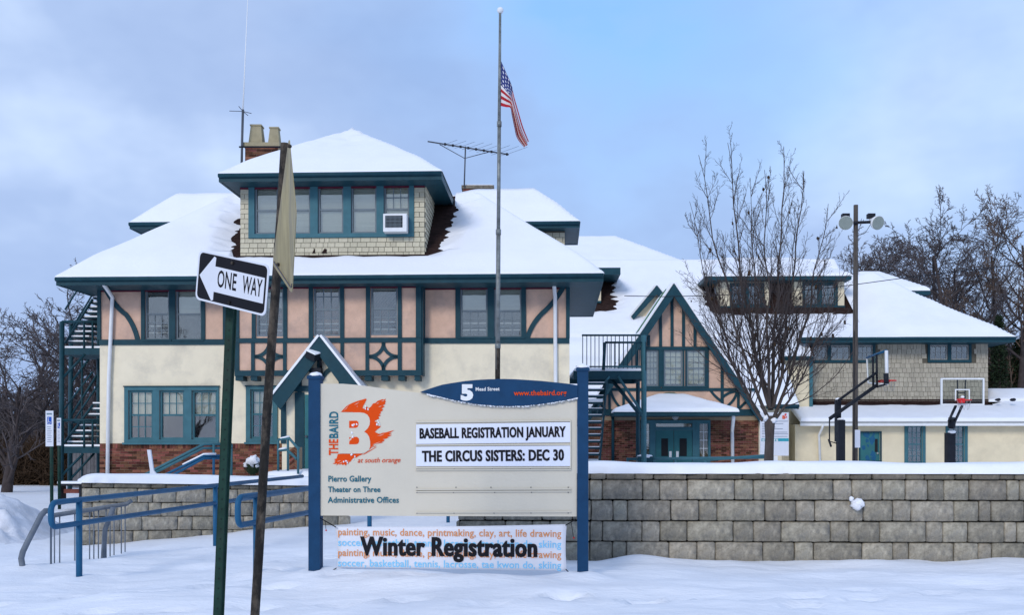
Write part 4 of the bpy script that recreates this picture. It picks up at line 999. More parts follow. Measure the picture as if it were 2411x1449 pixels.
# ------------------------------------------------------------------ stone walls
SV = {}
def stone_mesh(w_, h_, dpt, m, var, rnd):
    key = (round(w_, 2), round(h_, 2), m, var)
    if key in SV: return SV[key]
    me = bpy.data.meshes.new('stone'); bm = bmesh.new()
    nx = max(4, int(w_/.08) + 2); nz_ = max(3, int(h_/.08) + 2); a, b = w_/2 - .0025, h_/2 - .0025
    g = [[None]*(nz_+1) for _ in range(nx+1)]; sd_ = rnd.uniform(0, 99)
    bk = [[None]*(nz_+1) for _ in range(nx+1)]
    for i in range(nx+1):
        for j in range(nz_+1):
            x = (-a, -a + .014, a - .014, a)[0 if i == 0 else 1 if i == 1 else 2 if i == nx-1 else 3] if i in (0, 1, nx-1, nx) else -a + .014 + (2*a - .028)*(i-1)/(nx-2); z = (-b, -b + .012, b - .012, b)[0 if j == 0 else 1 if j == 1 else 2 if j == nz_-1 else 3] if j in (0, 1, nz_-1, nz_) else -b + .012 + (2*b - .024)*(j-1)/(nz_-2)
            e = min(a - abs(x), b - abs(z)); k = min(1, e/.012)
            cr = min(1, math.hypot(max(0, abs(x) - a + .035), max(0, abs(z) - b + .035))/.035)
            nn = noise.noise(Vector((x*9 + sd_, z*9, sd_)))
            y = -.020*k - .022*nn*k - .012*noise.noise(Vector((x*22 + sd_, z*22, sd_)))*k
            if i in (0, nx) and j in (0, nz_): x *= 1 - .008/a; z *= 1 - .008/b
            if i in (0, nx): x += .005*noise.noise(Vector((z*20, sd_, 1)))
            if j in (0, nz_): z += .005*noise.noise(Vector((x*14, sd_, 7)))
            g[i][j] = bm.verts.new((x, y, z))
    for i in range(nx):
        for j in range(nz_): bm.faces.new((g[i][j], g[i+1][j], g[i+1][j+1], g[i][j+1])).smooth = True
    rim = [g[i][0] for i in range(nx+1)] + [g[nx][j] for j in range(1, nz_+1)] + [g[i][nz_] for i in range(nx-1, -1, -1)] + [g[0][j] for j in range(nz_-1, 0, -1)]
    back = [bm.verts.new((v.co.x, dpt, v.co.z)) for v in rim]; n = len(rim)
    for i in range(n): bm.faces.new((rim[i], back[i], back[(i+1) % n], rim[(i+1) % n]))
    bm.to_mesh(me); bm.free(); me.materials.append(M[m]); SV[key] = me; return me
def place_stone(parent, xa, xb, za, zb, y, m, rnd, name='stone'):
    o = bpy.data.objects.new(name, stone_mesh(xb-xa, zb-za, .2, m, rnd.randint(0, 1), rnd)); col.objects.link(o); o.parent = parent
    o.location = ((xa+xb)/2, y + rnd.uniform(-.012, .006), (za+zb)/2 + rnd.uniform(-.003, .003)); o.rotation_euler = (R(rnd.uniform(-.6, .6)), R(rnd.uniform(-.35, .35)), R(rnd.uniform(-1, 1)))
rw = random.Random(11)
FW = Fr(1800, 12.0, 2.0)
SW = thing('stone_wall', 'long low grey block retaining wall with thick snow cap right of the sign', 'wall', FW.o, -FW.psi)
def cu(x): return 1360 + x/2.294
rows = [([68,153,308,410,587,695,888,1000,1172,1280,1468,1587,1768,1870,2035,2123,2275,2355,2411], 1114, 1129.5),
        ([65,133,352,443,593,848,948,1112,1380,1478,1643,1768,1888,1975,2112,2315,2385,2411], 1130.5, 1178),
        ([73,190,268,503,655,752,1012,1178,1280,1542,1700,1798,2030,2165,2230,2411], 1179, 1227),
        ([65,135,348,443,592,840,948,1100,1365,1465,1628,1880,1970,2105,2300,2370,2411], 1228, 1276),
        ([65,188,263,492,645,742,1000,1170,1273,1535,1700,1788,2030,2160,2235,2411], 1277, 1327)]
wl = FW.loc(1074, 1200)[0]; zt0 = None
for ri, (js, va, vb) in enumerate(rows):
    za, zb2 = FW.loc(1500, vb)[1], FW.loc(1500, va)[1]
    if ri == 0: ztop = zb2
    xs = [FW.loc(cu(j), 1200)[0] for j in js]
    left = []; x = xs[0]; k_ = ri % 2
    while x - .2 > wl:
        w_ = [.47, .21, .32, .54, .22, .36][(len(left)*1 + ri*2) % 6]; x = max(wl, x - w_); left.insert(0, x)
    if left and left[0] > wl + .01: left.insert(0, wl)
    xs = left + xs; x = xs[-1]; i = 0; xs[-1] = xs[-2] + .38 if xs[-1] - xs[-2] < .2 else xs[-1]
    x = xs[-1]
    while x < xs[-1] + 9 and len([0]) and i < 16: x += [.47, .21, .32, .54, .22, .36][(i + ri*2) % 6]; xs.append(x); i += 1
    for a, b in zip(xs[:-1], xs[1:]):
        if b - a > .04: place_stone(SW, a, b, za, zb2, 0.0 if ri else -.015, 'stonecap' if ri == 0 else 'stone', rw, 'cap_stone' if ri == 0 else 'stone')
wr = xs[-1] - .5
k = MB(); k.box(wl + .03, wr, .10, .42, -.3, ztop - .03); k.build('core', 'stonegap', SW)
snowsheet('snow_cap', SW, wl - .02, wr, -.05, .46, lambda x, y: ztop, .12, .05, lambda x, y: .125 + .02*noise.noise(Vector((x*.7, 0, 0))) - .12*max(0, (x - 2.8)/30), m='snow_fine', er=.10, wob=.05, lump=.02)
sb = thing('snowball', 'round white snowball splattered on the face of the long stone wall', 'snowball', FW.w(*[FW.loc(2020, 1187, -.08)[0], -.07, FW.loc(2020, 1187)[1]]), 0)
k = MB(); k.ball((0, 0, 0), .075, 14, 10, .85, .5); k.ball((-.07, .01, .06), .03, 8, 6, 1, .5); k.build('snow_lump', 'snow_fine', sb)

FL = Fr(197, 17.3, -31.0)
lend = FL.loc(735, 1180)[0]; zl = FL.loc(200, 1136)[1]; zr_ = FL.loc(735, 1143)[1]
pit = math.atan2(zr_ - zl, lend)
LWt = thing('stone_wall', 'shorter grey block wall behind the blue ramp railing on the left', 'wall', FL.o + Vector((0, 0, zl)), 0, rot=(0, -pit, -FL.psi))
rows = [0.0, -.10, -.345, -.59, -.835, -1.08, -1.325]
for ri in range(6):
    x = 0.0; i = 0
    while x < lend + .8:
        w_ = [.52, .22, .35, .62, .25, .40][(i + ri*2 + (1 if ri == 0 else 0)) % 6] * (1.0 if i else .6 + .15*(ri % 2)); xb = min(x + w_, lend + .8)
        if xb - x > .05: place_stone(LWt, x, xb, rows[ri+1] + .004, rows[ri], 0, 'stonecap' if ri == 0 else 'stone', rw, 'cap_stone' if ri == 0 else 'stone')
        x = xb; i += 1
k = MB(); k.box(.03, lend + .8, .10, .45, -1.5, -.03); k.build('core', 'stonegap', LWt)
snowsheet('snow_cap', LWt, -.04, lend + .8, -.06, .5, lambda x, y: 0.0, .17, .06, lambda x, y: (.15 + .02*noise.noise(Vector((x*.9, 2, 0))))*(1 - math.exp(-max(0, x)/.12)*.6), m='snow_fine', er=.11, wob=.05, lump=.02)

# ------------------------------------------------------------------ sign
FS = Fr(1055, 10.28, 5.0)
SG = thing('community_sign', 'large beige two-post community sign with orange brush logo and white letter rows', 'sign', FS.o, -FS.psi)
S = FS.loc
def c1p(x, y): return (700 + x/2.786, 860 + y/2.786)
def c2p(x, y): return (740 + x/4.391, 890 + y/4.391)
def sp(q, d=0.0): return S(*q, d)
top = [(145, 123), (300, 124), (380, 130), (450, 138), (520, 148), (600, 160), (700, 172), (805, 184), (950, 150), (1100, 125), (1300, 112), (1500, 117), (1700, 135), (1835, 150)]
outl = [sp(c1p(*q)) for q in [(135, 990)] + top + [(1832, 996)]]
k = MB(); k.prism(outl, 0, .06); bd = k.build('board', 'board', SG)
k = MB()
for i in range(60):
    a = i/60; z = outl[0][1] + (outl[1][1] - outl[0][1])*a; k.ball((outl[0][0] + .012, -.004, z), rw.uniform(.006, .012), 6, 4, 1.5)
stuff(k.build('frost_edge', 'snow_fine', SG))
lt = [(805, 178), (870, 155), (950, 130), (1020, 118), (1100, 106), (1180, 98), (1260, 94), (1350, 92), (1430, 94), (1500, 98), (1600, 105), (1700, 115), (1780, 124), (1838, 134)]
lb = [(1838, 214), (1780, 228), (1700, 242), (1600, 258), (1500, 268), (1400, 271), (1300, 269), (1200, 261), (1100, 246), (1000, 225), (900, 200), (850, 188)]
k = MB(); k.prism([sp(c1p(*q), -.03) for q in lt + lb], -.035, -.001); ln_ = k.build('address_panel', 'navy', SG)
k = MB(); fr = random.Random(9)
for i in range(330):
    t = fr.random()*(len(lb)-1); j = int(t); f = t - j; x = lb[j][0] + (lb[j+1][0]-lb[j][0])*f; y = lb[j][1] + (lb[j+1][1]-lb[j][1])*f
    if i % 3 == 0 and not 820 < x < 1090: continue
    a, b = sp(c1p(x, y + 2 + abs(fr.gauss(0, 3.0))), -.03); k.ball((a, -.034, b), fr.uniform(.003, .0085), 6, 4, .8)
stuff(k.build('frost_edge', 'snow_fine', ln_))
def stext(txt, x0, yb, x1, cap, m, cp=c1p, d=-.004, bold=.02, parent=None, shear=0, sl=0.0):
    A = sp(cp(x0, yb), d); B = sp(cp(x1, yb + sl), d); U = Vector((B[0]-A[0], 0, B[1]-A[1])); Cc = sp(cp(x0, yb - cap), d)
    return text(parent or SG, txt, (A[0], d, A[1]), U, (-U.z/U.length, 0, U.x/U.length), U.length, Cc[1]-A[1], m, bold, .003, shear)
stext('5', 1072, 227, 1154, 100, 'whitep', d=-.037, bold=.05, parent=ln_, sl=0)
stext('Mead Street', 1170, 170, 1327, 23, 'whitep', d=-.037, bold=.023, parent=ln_, sl=-2)
stext('www.thebaird.org', 1420, 200, 1766, 32, 'orange', d=-.037, bold=.02, parent=ln_, sl=-2)
for (txt, xa, xb, yb, ya, yy0, yy1, ca) in (('BASEBALL REGISTRATION JANUARY', 802, 1762, 482, 388, 372, 520, 66), ('THE CIRCUS SISTERS: DEC 30', 818, 1750, 634, 540, 526, 665, 70)):
    q = [sp(c1p(780, yy0 + 20 if yy0 < 400 else yy0 + 12), -.01), sp(c1p(1792, yy0 + 4), -.01), sp(c1p(1792, yy1 - 12 if yy0 < 400 else yy1), -.01), sp(c1p(780, yy1), -.01)]
    k = MB(); k.prism(q, -.012, -.001); pnl = k.build('letter_panel', 'boardwhite', SG)
    stext(txt, xa, yb, xb, ca, 'black', d=-.0125, bold=.030, parent=pnl, sl=-12 if yy0 < 400 else -9)
for (y, sc) in ((372, 0), (527, 0), (678, 1), (690, 0), (818, 0), (832, 1), (968, 1)):
    A, B = sp(c1p(778, y + (4 if y < 500 else 0))), sp(c1p(1795, y - (6 if y < 500 else 3))); h_ = .006
    k = MB(); k.prism([(A[0], A[1]-h_), (B[0], B[1]-h_), (B[0], B[1]+h_), (A[0], A[1]+h_)], -.018, -.001); rl = k.build('letter_rail', 'board', SG)
    if sc or y == 818:
        k = MB()
        for i in range(5): x = 785 + i*248 + rw.uniform(-20, 20)*(0 < i < 4); a, b = sp(c1p(x, y + (5 if y != 818 else -14))); k.tube([(a, -.006, b), (a, -.001, b)], .006, 6)
        k.build('screw', 'antenna', rl)
k = MB(); a0_, b0_ = sp(c1p(1793, 368)); a1_, b1_ = sp(c1p(1793, 678)); k.box(a0_-.005, a0_+.005, -.016, -.001, b1_, b0_); k.build('letter_rail', 'board', SG)
# brush-stroke logo
flame = [(275,355),(292,338),(330,298),(362,276),(402,258),(440,244),(470,234),(505,226),(528,217),(541,223),(530,246),(524,262),(508,286),(498,312),(506,322),(524,316),(545,300),(560,318),(585,300),(606,268),(632,262),(655,240),(680,232),(702,224),(716,228),(738,220),(730,240),(741,246),(728,262),(736,270),(722,280),(704,288),(727,298),(708,312),(694,324),(712,330),(700,345),(682,356),(690,370),(668,380),(688,392),(662,404),(672,424),(650,434),(630,444),(622,456),(646,458),(640,470),(660,474),(652,488),(664,500),(688,502),(674,520),(650,536),(640,548),(626,560),(644,572),(664,580),(700,572),(736,568),(778,556),(824,545),(806,556),(790,566),(768,572),(800,577),(776,588),(760,594),(800,594),(782,606),(750,614),(768,620),(740,632),(704,638),(726,644),(722,656),(690,664),(716,668),(690,676),(650,684),(620,690),(600,702),(640,706),(620,716),(590,724),(576,740),(560,742),(500,700),(430,600),(430,450),(400,357)]
k = MB(); k.prism([sp(c2p(*q), -.004) for q in flame], -.004, -.001); lg = k.build('logo_flame', 'orange', SG)
tail = [(242,792),(300,788),(400,790),(460,786),(510,790),(484,800),(454,812),(436,828),(410,826),(396,842),(384,852),(376,868),(362,872),(352,890),(336,892),(326,912),(310,896),(292,906),(280,892),(262,902),(252,892),(226,910),(238,888),(214,894),(190,890),(220,876),(204,866),(222,856),(202,846),(230,838)]
k = MB(); k.prism([sp(c2p(*q), -.004) for q in tail], -.004, -.001); k.build('logo_flame', 'orange', SG)
k = MB(); k.prism([sp(c2p(*q), -.004) for q in [(505, 792), (560, 760), (640, 716), (642, 719), (566, 766), (510, 797)]], -.004, -.001); k.build('logo_stroke', 'orange', SG)
Bo = [(248,360),(470,360),(515,366),(548,384),(568,414),(575,450),(570,490),(552,524),(515,560),(545,580),(566,612),(577,660),(578,710),(566,745),(530,772),(480,785),(248,785)]
k = MB(); k.prism([sp(c2p(*q), -.008) for q in Bo], -.0065, -.0042); bb = k.build('logo_letter', 'board', SG)
k = MB(); k.prism([sp(c2p(*q), -.01) for q in [(360,447),(400,446),(440,446),(455,462),(456,490),(446,512),(425,520),(360,520)]], -.009, -.0067); k.prism([sp(c2p(*q), -.01) for q in [(362,656),(384,640),(384,628),(400,614),(440,613),(460,630),(463,660),(452,683),(430,690),(360,690)]], -.009, -.0067); k.prism([sp(c2p(*q), -.01) for q in [(360,616),(378,618),(364,640)]], -.009, -.0067); k.build('logo_counter', 'orange', bb)
k = MB()
for i in range(26):                              # snow caught in the cut-out and on the brush edges
    x, y, r_ = [(fr.uniform(375, 440), fr.uniform(470, 508), .011), (fr.uniform(378, 410), fr.uniform(560, 620), .010), (fr.uniform(640, 690), fr.uniform(440, 490), .010), (fr.uniform(380, 425), fr.uniform(790, 850), .010), (fr.uniform(520, 575), fr.uniform(290, 335), .008), (fr.uniform(300, 350), fr.uniform(860, 900), .008)][i % 6]
    a, b = sp(c2p(x, y), -.01); k.ball((a, -.009, b), r_*fr.uniform(.5, 1.1), 6, 4, 1.2, .5)
stuff(k.build('snow_speck', 'snow_fine', SG))
k = MB(); fr2 = random.Random(77)                 # dry-brush scratches in board colour
for (x, y, dx, dy) in [(470,250,-60,32),(300,345,60,-62),(436,300,14,-10),(650,605,80,-26),(600,690,90,-30),(655,580,60,-12),(690,245,40,-16),(640,270,30,-14),(230,868,50,-14),(250,890,50,-22),(330,880,30,-20),(660,300,40,-10),(580,720,70,-26)]:
    k.prism([sp(c2p(x, y), -.005), sp(c2p(x+dx*.5, y+dy*.5+1), -.005), sp(c2p(x+dx, y+dy), -.005), sp(c2p(x+dx*.5, y+dy*.5+6), -.005)], -.0052, -.0041)
k.build('logo_scratch', 'board', SG)
def vtext(txt, xb, y0, y1, xc, m):
    A = sp(c1p(xb, y0), -.004); B = sp(c1p(xb, y1), -.004); Cc = sp(c1p(xc, y0), -.004)
    text(SG, txt, (A[0], -.004, A[1]), (0, 0, 1), (-1, 0, 0), B[1]-A[1], A[0]-Cc[0], m, .022, .003)
vtext('THE', 268, 592, 488, 207, 'orange'); vtext('BAIRD', 268, 480, 306, 209, 'tealP')
stext('at south orange', 447, 880, 886, 50, 'orange', cp=c2p, bold=.0, shear=.28, sl=-4)
stext('Pierro Gallery', 204, 766, 485, 38, 'tealP', bold=.018); stext('Theater on Three', 202, 835, 545, 36, 'tealP', bold=.018); stext('Administrative Offices', 200, 905, 666, 38, 'tealP', bold=.018)
# posts
for (ul, ur, vt, vb, sy) in ((726, 753, 893, 1351, 0), (1359, 1385, 874, 1356, 1)):
    x0 = S((ul), 1100, -.02)[0]; x1 = S(ur, 1100, -.02)[0]; zt1 = S(ul, vt, -.02)[1]
    k = MB(); k.box(x0, x1, -.02, .10, -.2, zt1); po = k.build('post', 'navy', SG)
    k = MB(); k.box(x0 - .012, x1 + .012, -.032, .112, zt1, zt1 + .03); k.hexa([(x0-.012, -.032, zt1+.03), (x1+.012, -.032, zt1+.03), (x1+.012, .112, zt1+.03), (x0-.012, .112, zt1+.03), (x0+.03, .02, zt1+.05), (x1-.03, .02, zt1+.05), (x1-.03, .07, zt1+.05), (x0+.03, .07, zt1+.05)]); k.build('post_cap', 'navy', po)
    k = MB(); k.ball(((x0+x1)/2, .04, zt1 + .035), .066, 14, 8, .62, .25); k.build('snow_cap', 'snow_fine', po)
# banner with ropes: hangs below, a thing of its own
FB = FS
BN = thing('banner', 'white vinyl winter registration banner tied below the beige sign board', 'banner', FS.w(0, .02, 0), -FS.psi)
BY = .02
def bp(x, y): a, b = S(*c1p(x, y), BY); return a, b
nx_, nz2 = 40, 12; vs_ = []
cr = [bp(245, 1062), bp(1768, 1046), bp(1768, 1352), bp(262, 1330)]
def bil(a, b):
    t_ = [cr[0][i]*(1-a) + cr[1][i]*a for i in (0, 1)]; b_ = [cr[3][i]*(1-a) + cr[2][i]*a for i in (0, 1)]
    return [t_[i]*(1-b) + b_[i]*b for i in (0, 1)]
for j in range(nz2+1):
    for i in range(nx_+1):
        a, b = i/nx_, j/nz2; x, z = bil(a, b); z += .012*math.sin(b*3.14)*0 - .012*math.sin(a*3.14)*(1-b)*.8
        x += .012*math.sin(b*3.14)*(1 if a < .5 else -1)*(abs(a-.5)*2)**8
        vs_.append((x, .003*noise.noise(Vector((x*2.5, z*2, 0))) + .012*math.sin(x*9)*(abs(a-.5)*2)**14, z))
k = MB(); o = (nx_+1); k.add(vs_, [(j*o+i, (j+1)*o+i, (j+1)*o+i+1, j*o+i+1) for j in range(nz2) for i in range(nx_)], True)
bn = k.build('cloth', 'banner', BN)
md = bn.modifiers.new('thickness', 'SOLIDIFY'); md.thickness = .002; md.offset = 0
def btext(txt, x0, yb, x1, cap, m, d, bold=.012):
    A = bp(x0, yb); B = bp(x1, yb); Cc = bp(x0, yb-cap); U = Vector((B[0]-A[0], 0, B[1]-A[1]))
    return text(BN, txt, (A[0], d, A[1]), (1, 0, .0), (0, 0, 1), U.length, Cc[1]-A[1], m, bold, .001)
for (txt, yb, m) in (('painting, music, dance, printmaking, clay, art, life drawing', 1118, 'orangeP'), ('soccer, basketball, tennis, lacrosse, tae kwon do, skiing', 1187, 'cyanP'), ('painting, music, dance, printmaking, clay, art, life drawing', 1254, 'orangeP'), ('soccer, basketball, tennis, lacrosse, tae kwon do, skiing', 1322, 'cyanP')):
    btext(txt, 268, yb, 1732, 46, m, -.0055)
btext('Winter Registration', 412, 1246, 1575, 120, 'black', -.0075, .028)
k = MB()
for (q0_, q1_) in (((148, 1000), (258, 1064)), ((1828, 1012), (1760, 1052)), ((205, 1364), (262, 1332)), ((1762, 1340), (1790, 1368))):
    a, b = bp(*q0_), bp(*q1_); k.tube([(a[0], -.03, a[1]), (b[0], -.03, b[1])], .0055, 6)
a, b = bp(188, 1020), bp(194, 1085); k.tube([(a[0], -.03, a[1]), (b[0], -.03, b[1])], .003, 5); a, b = bp(1798, 1035), bp(1812, 1130); k.tube([(a[0], -.03, a[1]), (b[0], -.03, b[1])], .003, 5)
k.build('rope', 'rope', BN)
for q in ((194, 1085), (1814, 1134)):
    a = bp(*q); k = MB(); k.ball((a[0], -.03, a[1]), .009, 8, 6); k.build('rope_toggle', 'red', BN)

# ------------------------------------------------------------------ street sign poles, near
def ray_at(u, v, D): return W(u, v, D)
P1 = thing('sign_pole', 'dark green channel pole of the one way sign', 'pole', W(500, 1669, 6.3))
tp, bt = W(549, 640, 6.3), W(506, 1665, 6.3)
ax = (tp - bt).normalized(); sdv = ax.cross(Vector((0, 1, 0))).normalized(); bk = sdv.cross(ax).normalized()
k = MB(); w_ = .034
prof = [(-w_, 0), (-w_*.62, 0), (-w_*.5, .028), (w_*.5, .028), (w_*.62, 0), (w_, 0), (w_, .006), (w_*.7, .006), (w_*.56, .034), (-w_*.56, .034), (-w_*.7, .006), (-w_, .006)]
prof = [(a, -b) for a, b in prof]
k.prismv([bt + sdv*a + bk*b for a, b in prof], tp - bt); k.build('channel_post', 'pole_green', P1, True)
k = MB()
for i in range(44): q = bt + (tp-bt)*(i/44); k.tube([q + bk*(-.036), q + bk*(-.033)], .0045, 6)
k.build('bolt_hole', 'black', P1, True)
OW = thing('one_way_sign', 'black and white one way arrow sign pointing left, tilted', 'sign', W(547, 670, 6.2))
TL, TR, BR, BL = W(475, 592, 6.25), W(639, 627, 5.95), W(630, 749, 5.95), W(465, 707, 6.25)
TL, TR, BR, BL = [q + Vector((0, -.05, 0)) for q in (TL, TR, BR, BL)]
Uv = ((TR-TL)+(BR-BL))/2; Vv = ((TL-BL)+(TR-BR))/2; O_ = (TL+TR+BL+BR)/4 - Uv/2 - Vv/2; Nv = Uv.cross(Vv).normalized()
if Nv.y > 0: Nv = -Nv
def q2(a, b, n=0.0): return O_ + Uv*a + Vv*b + Nv*n
def rrect(a0, a1, b0, b1, ra, rb, n):
    pts = []
    for cx, cy, s0_ in ((a1-ra, b1-rb, 0), (a0+ra, b1-rb, 90), (a0+ra, b0+rb, 180), (a1-ra, b0+rb, 270)):
        for t in range(5): an = R(s0_ + t*22.5); pts.append(q2(cx + ra*math.cos(an), cy + rb*math.sin(an), n))
    return pts
k = MB(); k.prismv(rrect(0, 1, 0, 1, .06, .12, 0), -Nv*.004); k.build('plate', 'whiteR', OW, True)
k = MB(); k.prismv(rrect(.022, .978, .04, .96, .05, .10, .0008), -Nv*.0006); k.build('black_field', 'black', OW, True)
k = MB(); k.prismv([q2(a, 1-b, .0018) for a, b in [(.04, .5), (.235, .07), (.262, .09), (.258, .26), (.955, .27), (.955, .765), (.262, .765), (.262, .93), (.235, .95)]], -Nv*.0006); arw = k.build('arrow', 'whiteR', OW, True)
for (tx, a_0, a_1) in (('ONE', .305, .575), ('WAY', .66, .93)):
    text(arw, tx, q2(a_0, .355, .002), Uv, Vv, (Uv*(a_1-a_0)).length, (Vv*.33).length, 'black', .012, .0008, world=True)
for (a, b) in ((.50, .88), (.50, .10)):
    k = MB(); k.tube([q2(a, b, .001), q2(a, b, .010)], .010, 6); k.build('bolt', 'pole_rust', OW, True)
P2 = thing('sign_pole', 'rusty black round pole leaning beside the one way sign', 'pole', W(590, 1620, 7.0))
t2, b2 = W(671, 338, 7.0), W(588, 1620, 7.0)
k = MB(); mids = [b2 + (t2-b2)*f + Vector((.004*math.sin(f*9), 0, 0)) for f in [i/8 for i in range(9)]]; k.tube(mids, .031, 14); k.build('post', 'pole_rust', P2, True)
YS = thing('warning_sign', 'bent faded yellow diamond warning sign seen nearly edge-on', 'sign', W(670, 510, 6.95))
cT, cR, cB, cL = W(682, 322, 6.60), W(699, 500, 6.15), W(689, 692, 6.60), W(643, 622, 6.90); cm = (cT + cB)/2 + Vector((-.012, 0, 0))
def rnd_c(p_prev, p, p_next, f=.07, n=4):
    a = p + (p_prev - p)*f; b = p + (p_next - p)*f
    return [a*(1-t)**2 + p*2*t*(1-t) + b*t*t for t in [i/n for i in range(n+1)]]
rim = []
cs = [cT, cR, cB, cL]
for i in range(4): rim += rnd_c(cs[i-1], cs[i], cs[(i+1) % 4])
vs_ = [cm] + rim; off = Vector((-.005, -.001, 0)); n = len(rim)
k = MB(); k.add(vs_ + [v + off for v in vs_], [(0, 1+i, 1+(i+1) % n) for i in range(n)] + [(n+1, n+2+(i+1) % n, n+2+i) for i in range(n)] + [(1+i, n+2+i, n+2+(i+1) % n, 1+(i+1) % n) for i in range(n)])
k.build('plate', 'yellow', YS, True)
k = MB()
def onp(u, v, push=.006):
    # point on the plate below the bearing (u, v): between the top-bottom axis and the side corners
    ray = Vector(((u-UC)/F, 1, (VH-v)/F)); C = Vector((0, 0, EYE)); sidec = cR if u > 683 else cL
    nn = (cB-cT).cross(sidec-cT).normalized(); t = (cT-C).dot(nn)/ray.dot(nn); t = max(6.1, min(7.0, t)); p_ = C + ray*t
    return p_ - ray.normalized()*push
for pts in ([(676, 395), (673, 440), (668, 500)], [(671, 440), (671, 560), (670, 600)], [(670, 545), (683, 580)], [(660, 610), (668, 640), (683, 665)], [(664, 470), (660, 520)]):
    k.tube([onp(u, v) for u, v in pts], .0045, 5)
for poly in ([(674, 430), (679, 470), (677, 520), (670, 545), (668, 500), (672, 460)], [(665, 560), (672, 566), (670, 600), (664, 590)], [(661, 470), (664, 455), (665, 520), (662, 530)]):
    q_ = [onp(u, v) for u, v in poly]; k.add(q_, [tuple(range(len(q_)))])
k.build('worn_symbol', 'signgrey', YS, True)
k = MB()
rim2 = [cm + (p_ - cm)*.94 for p_ in rim[10:17]]; k.tube([p_ + Vector((-.004, -.012, 0)) for p_ in rim2], .0035, 5); k.build('border_line', 'signgrey', YS, True)
for (u, v) in ((684, 345), (658, 624)):
    k = MB(); q = onp(u, v); k.tube([q, q + Vector((-.01, -.02, 0))], .012, 6); k.build('bolt', 'pole_rust', YS, True)

# ------------------------------------------------------------------ ramp railings
def railing(label, A, B, posts, loop_end=True, ra=.036, zt_=None, zb_=None, gap=.27, nposts=()):
    """two level rails from A to B joined by a rounded end"""
    t = thing('ramp_railing', label, 'railing', (A.x, A.y, gz(A.x, A.y)), group='blue ramp railings')
    d = (B - A); d.z = 0; d.normalize(); up = Vector((0, 0, 1)); e = .16; r_ = .09
    loop = []
    for an in range(0, 91, 15): loop.append(A - d*(0) + d*(r_ - r_*math.sin(R(an))) - up*(r_ - r_*math.cos(R(an))))
    low = A - up*gap
    lp2 = [low + d*(r_ - r_*math.cos(R(an))) + up*(r_ - r_*math.sin(R(an))) for an in range(0, 91, 15)]
    k = MB(); k.tube([B] + loop + lp2 + [B - up*gap], ra*.86, 12); k.build('handrail', 'bluerail', t, True)
    for s_ in posts:
        p_ = A + d*s_; g = gz(p_.x, p_.y) - .25
        k = MB(); k.tube([Vector((p_.x, p_.y, g)), Vector((p_.x, p_.y, A.z - .01))], ra*.95, 12); k.build('post', 'bluerail', t, True)
    k = MB(); k.box(-.012, .012, 0, (B-A).length - .3, 0, .012)
    return t
A = W(120, 1185, 10.75); Bq = W(712, 1124, 18.9); Bq.z = A.z
d_ = (Bq-A); d_.z = 0; d_.normalize()
railing('near blue ramp railing with rounded end running back across the left stone wall', A, Bq, [.55, 4.25], gap=.26)
A2 = W(560, 1172, 10.4); B2_ = W(737, 1155, 12.2); B2_ = W(745, 1155, 12.6); B2_.z = A2.z; B2_ = A2 + (B2_-A2)*1.0
dd_ = (B2_-A2).normalized()
railing('second blue ramp railing starting behind the rusty pole and passing behind the sign', A2, A2 + dd_*3.2, [.45], gap=.29)
pr = thing('ramp_railing', 'far stretch of blue railing whose posts show under the sign board', 'railing', (-2.1, 15, gz(-2.1, 15)), group='blue ramp railings')
pA, pB = W(870, 1100, 15.0), W(1055, 1100, 19.0)
zz = EYE - .58
for p_ in (pA, pB): k = MB(); k.tube([(p_.x, p_.y, gz(p_.x, p_.y) - .1), (p_.x, p_.y, zz)], .034, 10); k.build('post', 'bluerail', pr, True)
k = MB(); k.tube([(pA.x, pA.y, zz), (pB.x, pB.y, zz)], .03, 10); k.tube([(pA.x, pA.y, zz-.29), (pB.x, pB.y, zz-.29)], .03, 10); k.build('handrail', 'bluerail', pr, True)
# grey picket guard and its curved handrail
PG = thing('picket_guard', 'grey metal guard with thin pickets behind the blue ramp railing', 'railing', W(210, 1320, 13.3))
ga, gb2 = W(118, 1216, 12.6), W(298, 1188, 14.4)
k = MB(); k.tube([ga, gb2, gb2 + Vector((.07, 0, .05))], .03, 8); k.build('handrail', 'greyrail', PG, True)
for u in (127, 138, 171, 182, 205, 215, 226, 245, 255, 265, 284, 294):
    f = (u-118)/180; q = ga.lerp(gb2, f); k = MB(); g = gz(q.x, q.y); k.tube([(q.x, q.y, g - .1), (q.x, q.y, q.z)], .008, 6); k.build('picket', 'greyrail', PG, True)
q = ga.lerp(gb2, .66); k = MB(); k.tube([(q.x + .0, q.y, gz(q.x, q.y) - .1), (q.x + .03, q.y, q.z - .3), (q.x + .14, q.y, q.z)], .035, 8); k.build('brace', 'greyrail', PG, True)
CH = thing('curved_handrail', 'grey curved handrail bending down into the snow at far left', 'railing', W(50, 1332, 12.2))
k = MB(); k.tube([W(118, 1204, 12.5), W(107, 1204, 12.4), W(97, 1214, 12.35), W(85, 1238, 12.3), W(66, 1275, 12.2), W(54, 1300, 12.2), W(50, 1316, 12.2), W(52, 1330, 12.2), W(56, 1345, 12.2)], .036, 10); k.build('rail', 'greyrail', CH, True)
k = MB(); k.tube([W(120, 1212, 12.5), W(120, 1370, 12.5)], .012, 6); k.build('post', 'greyrail', CH, True)

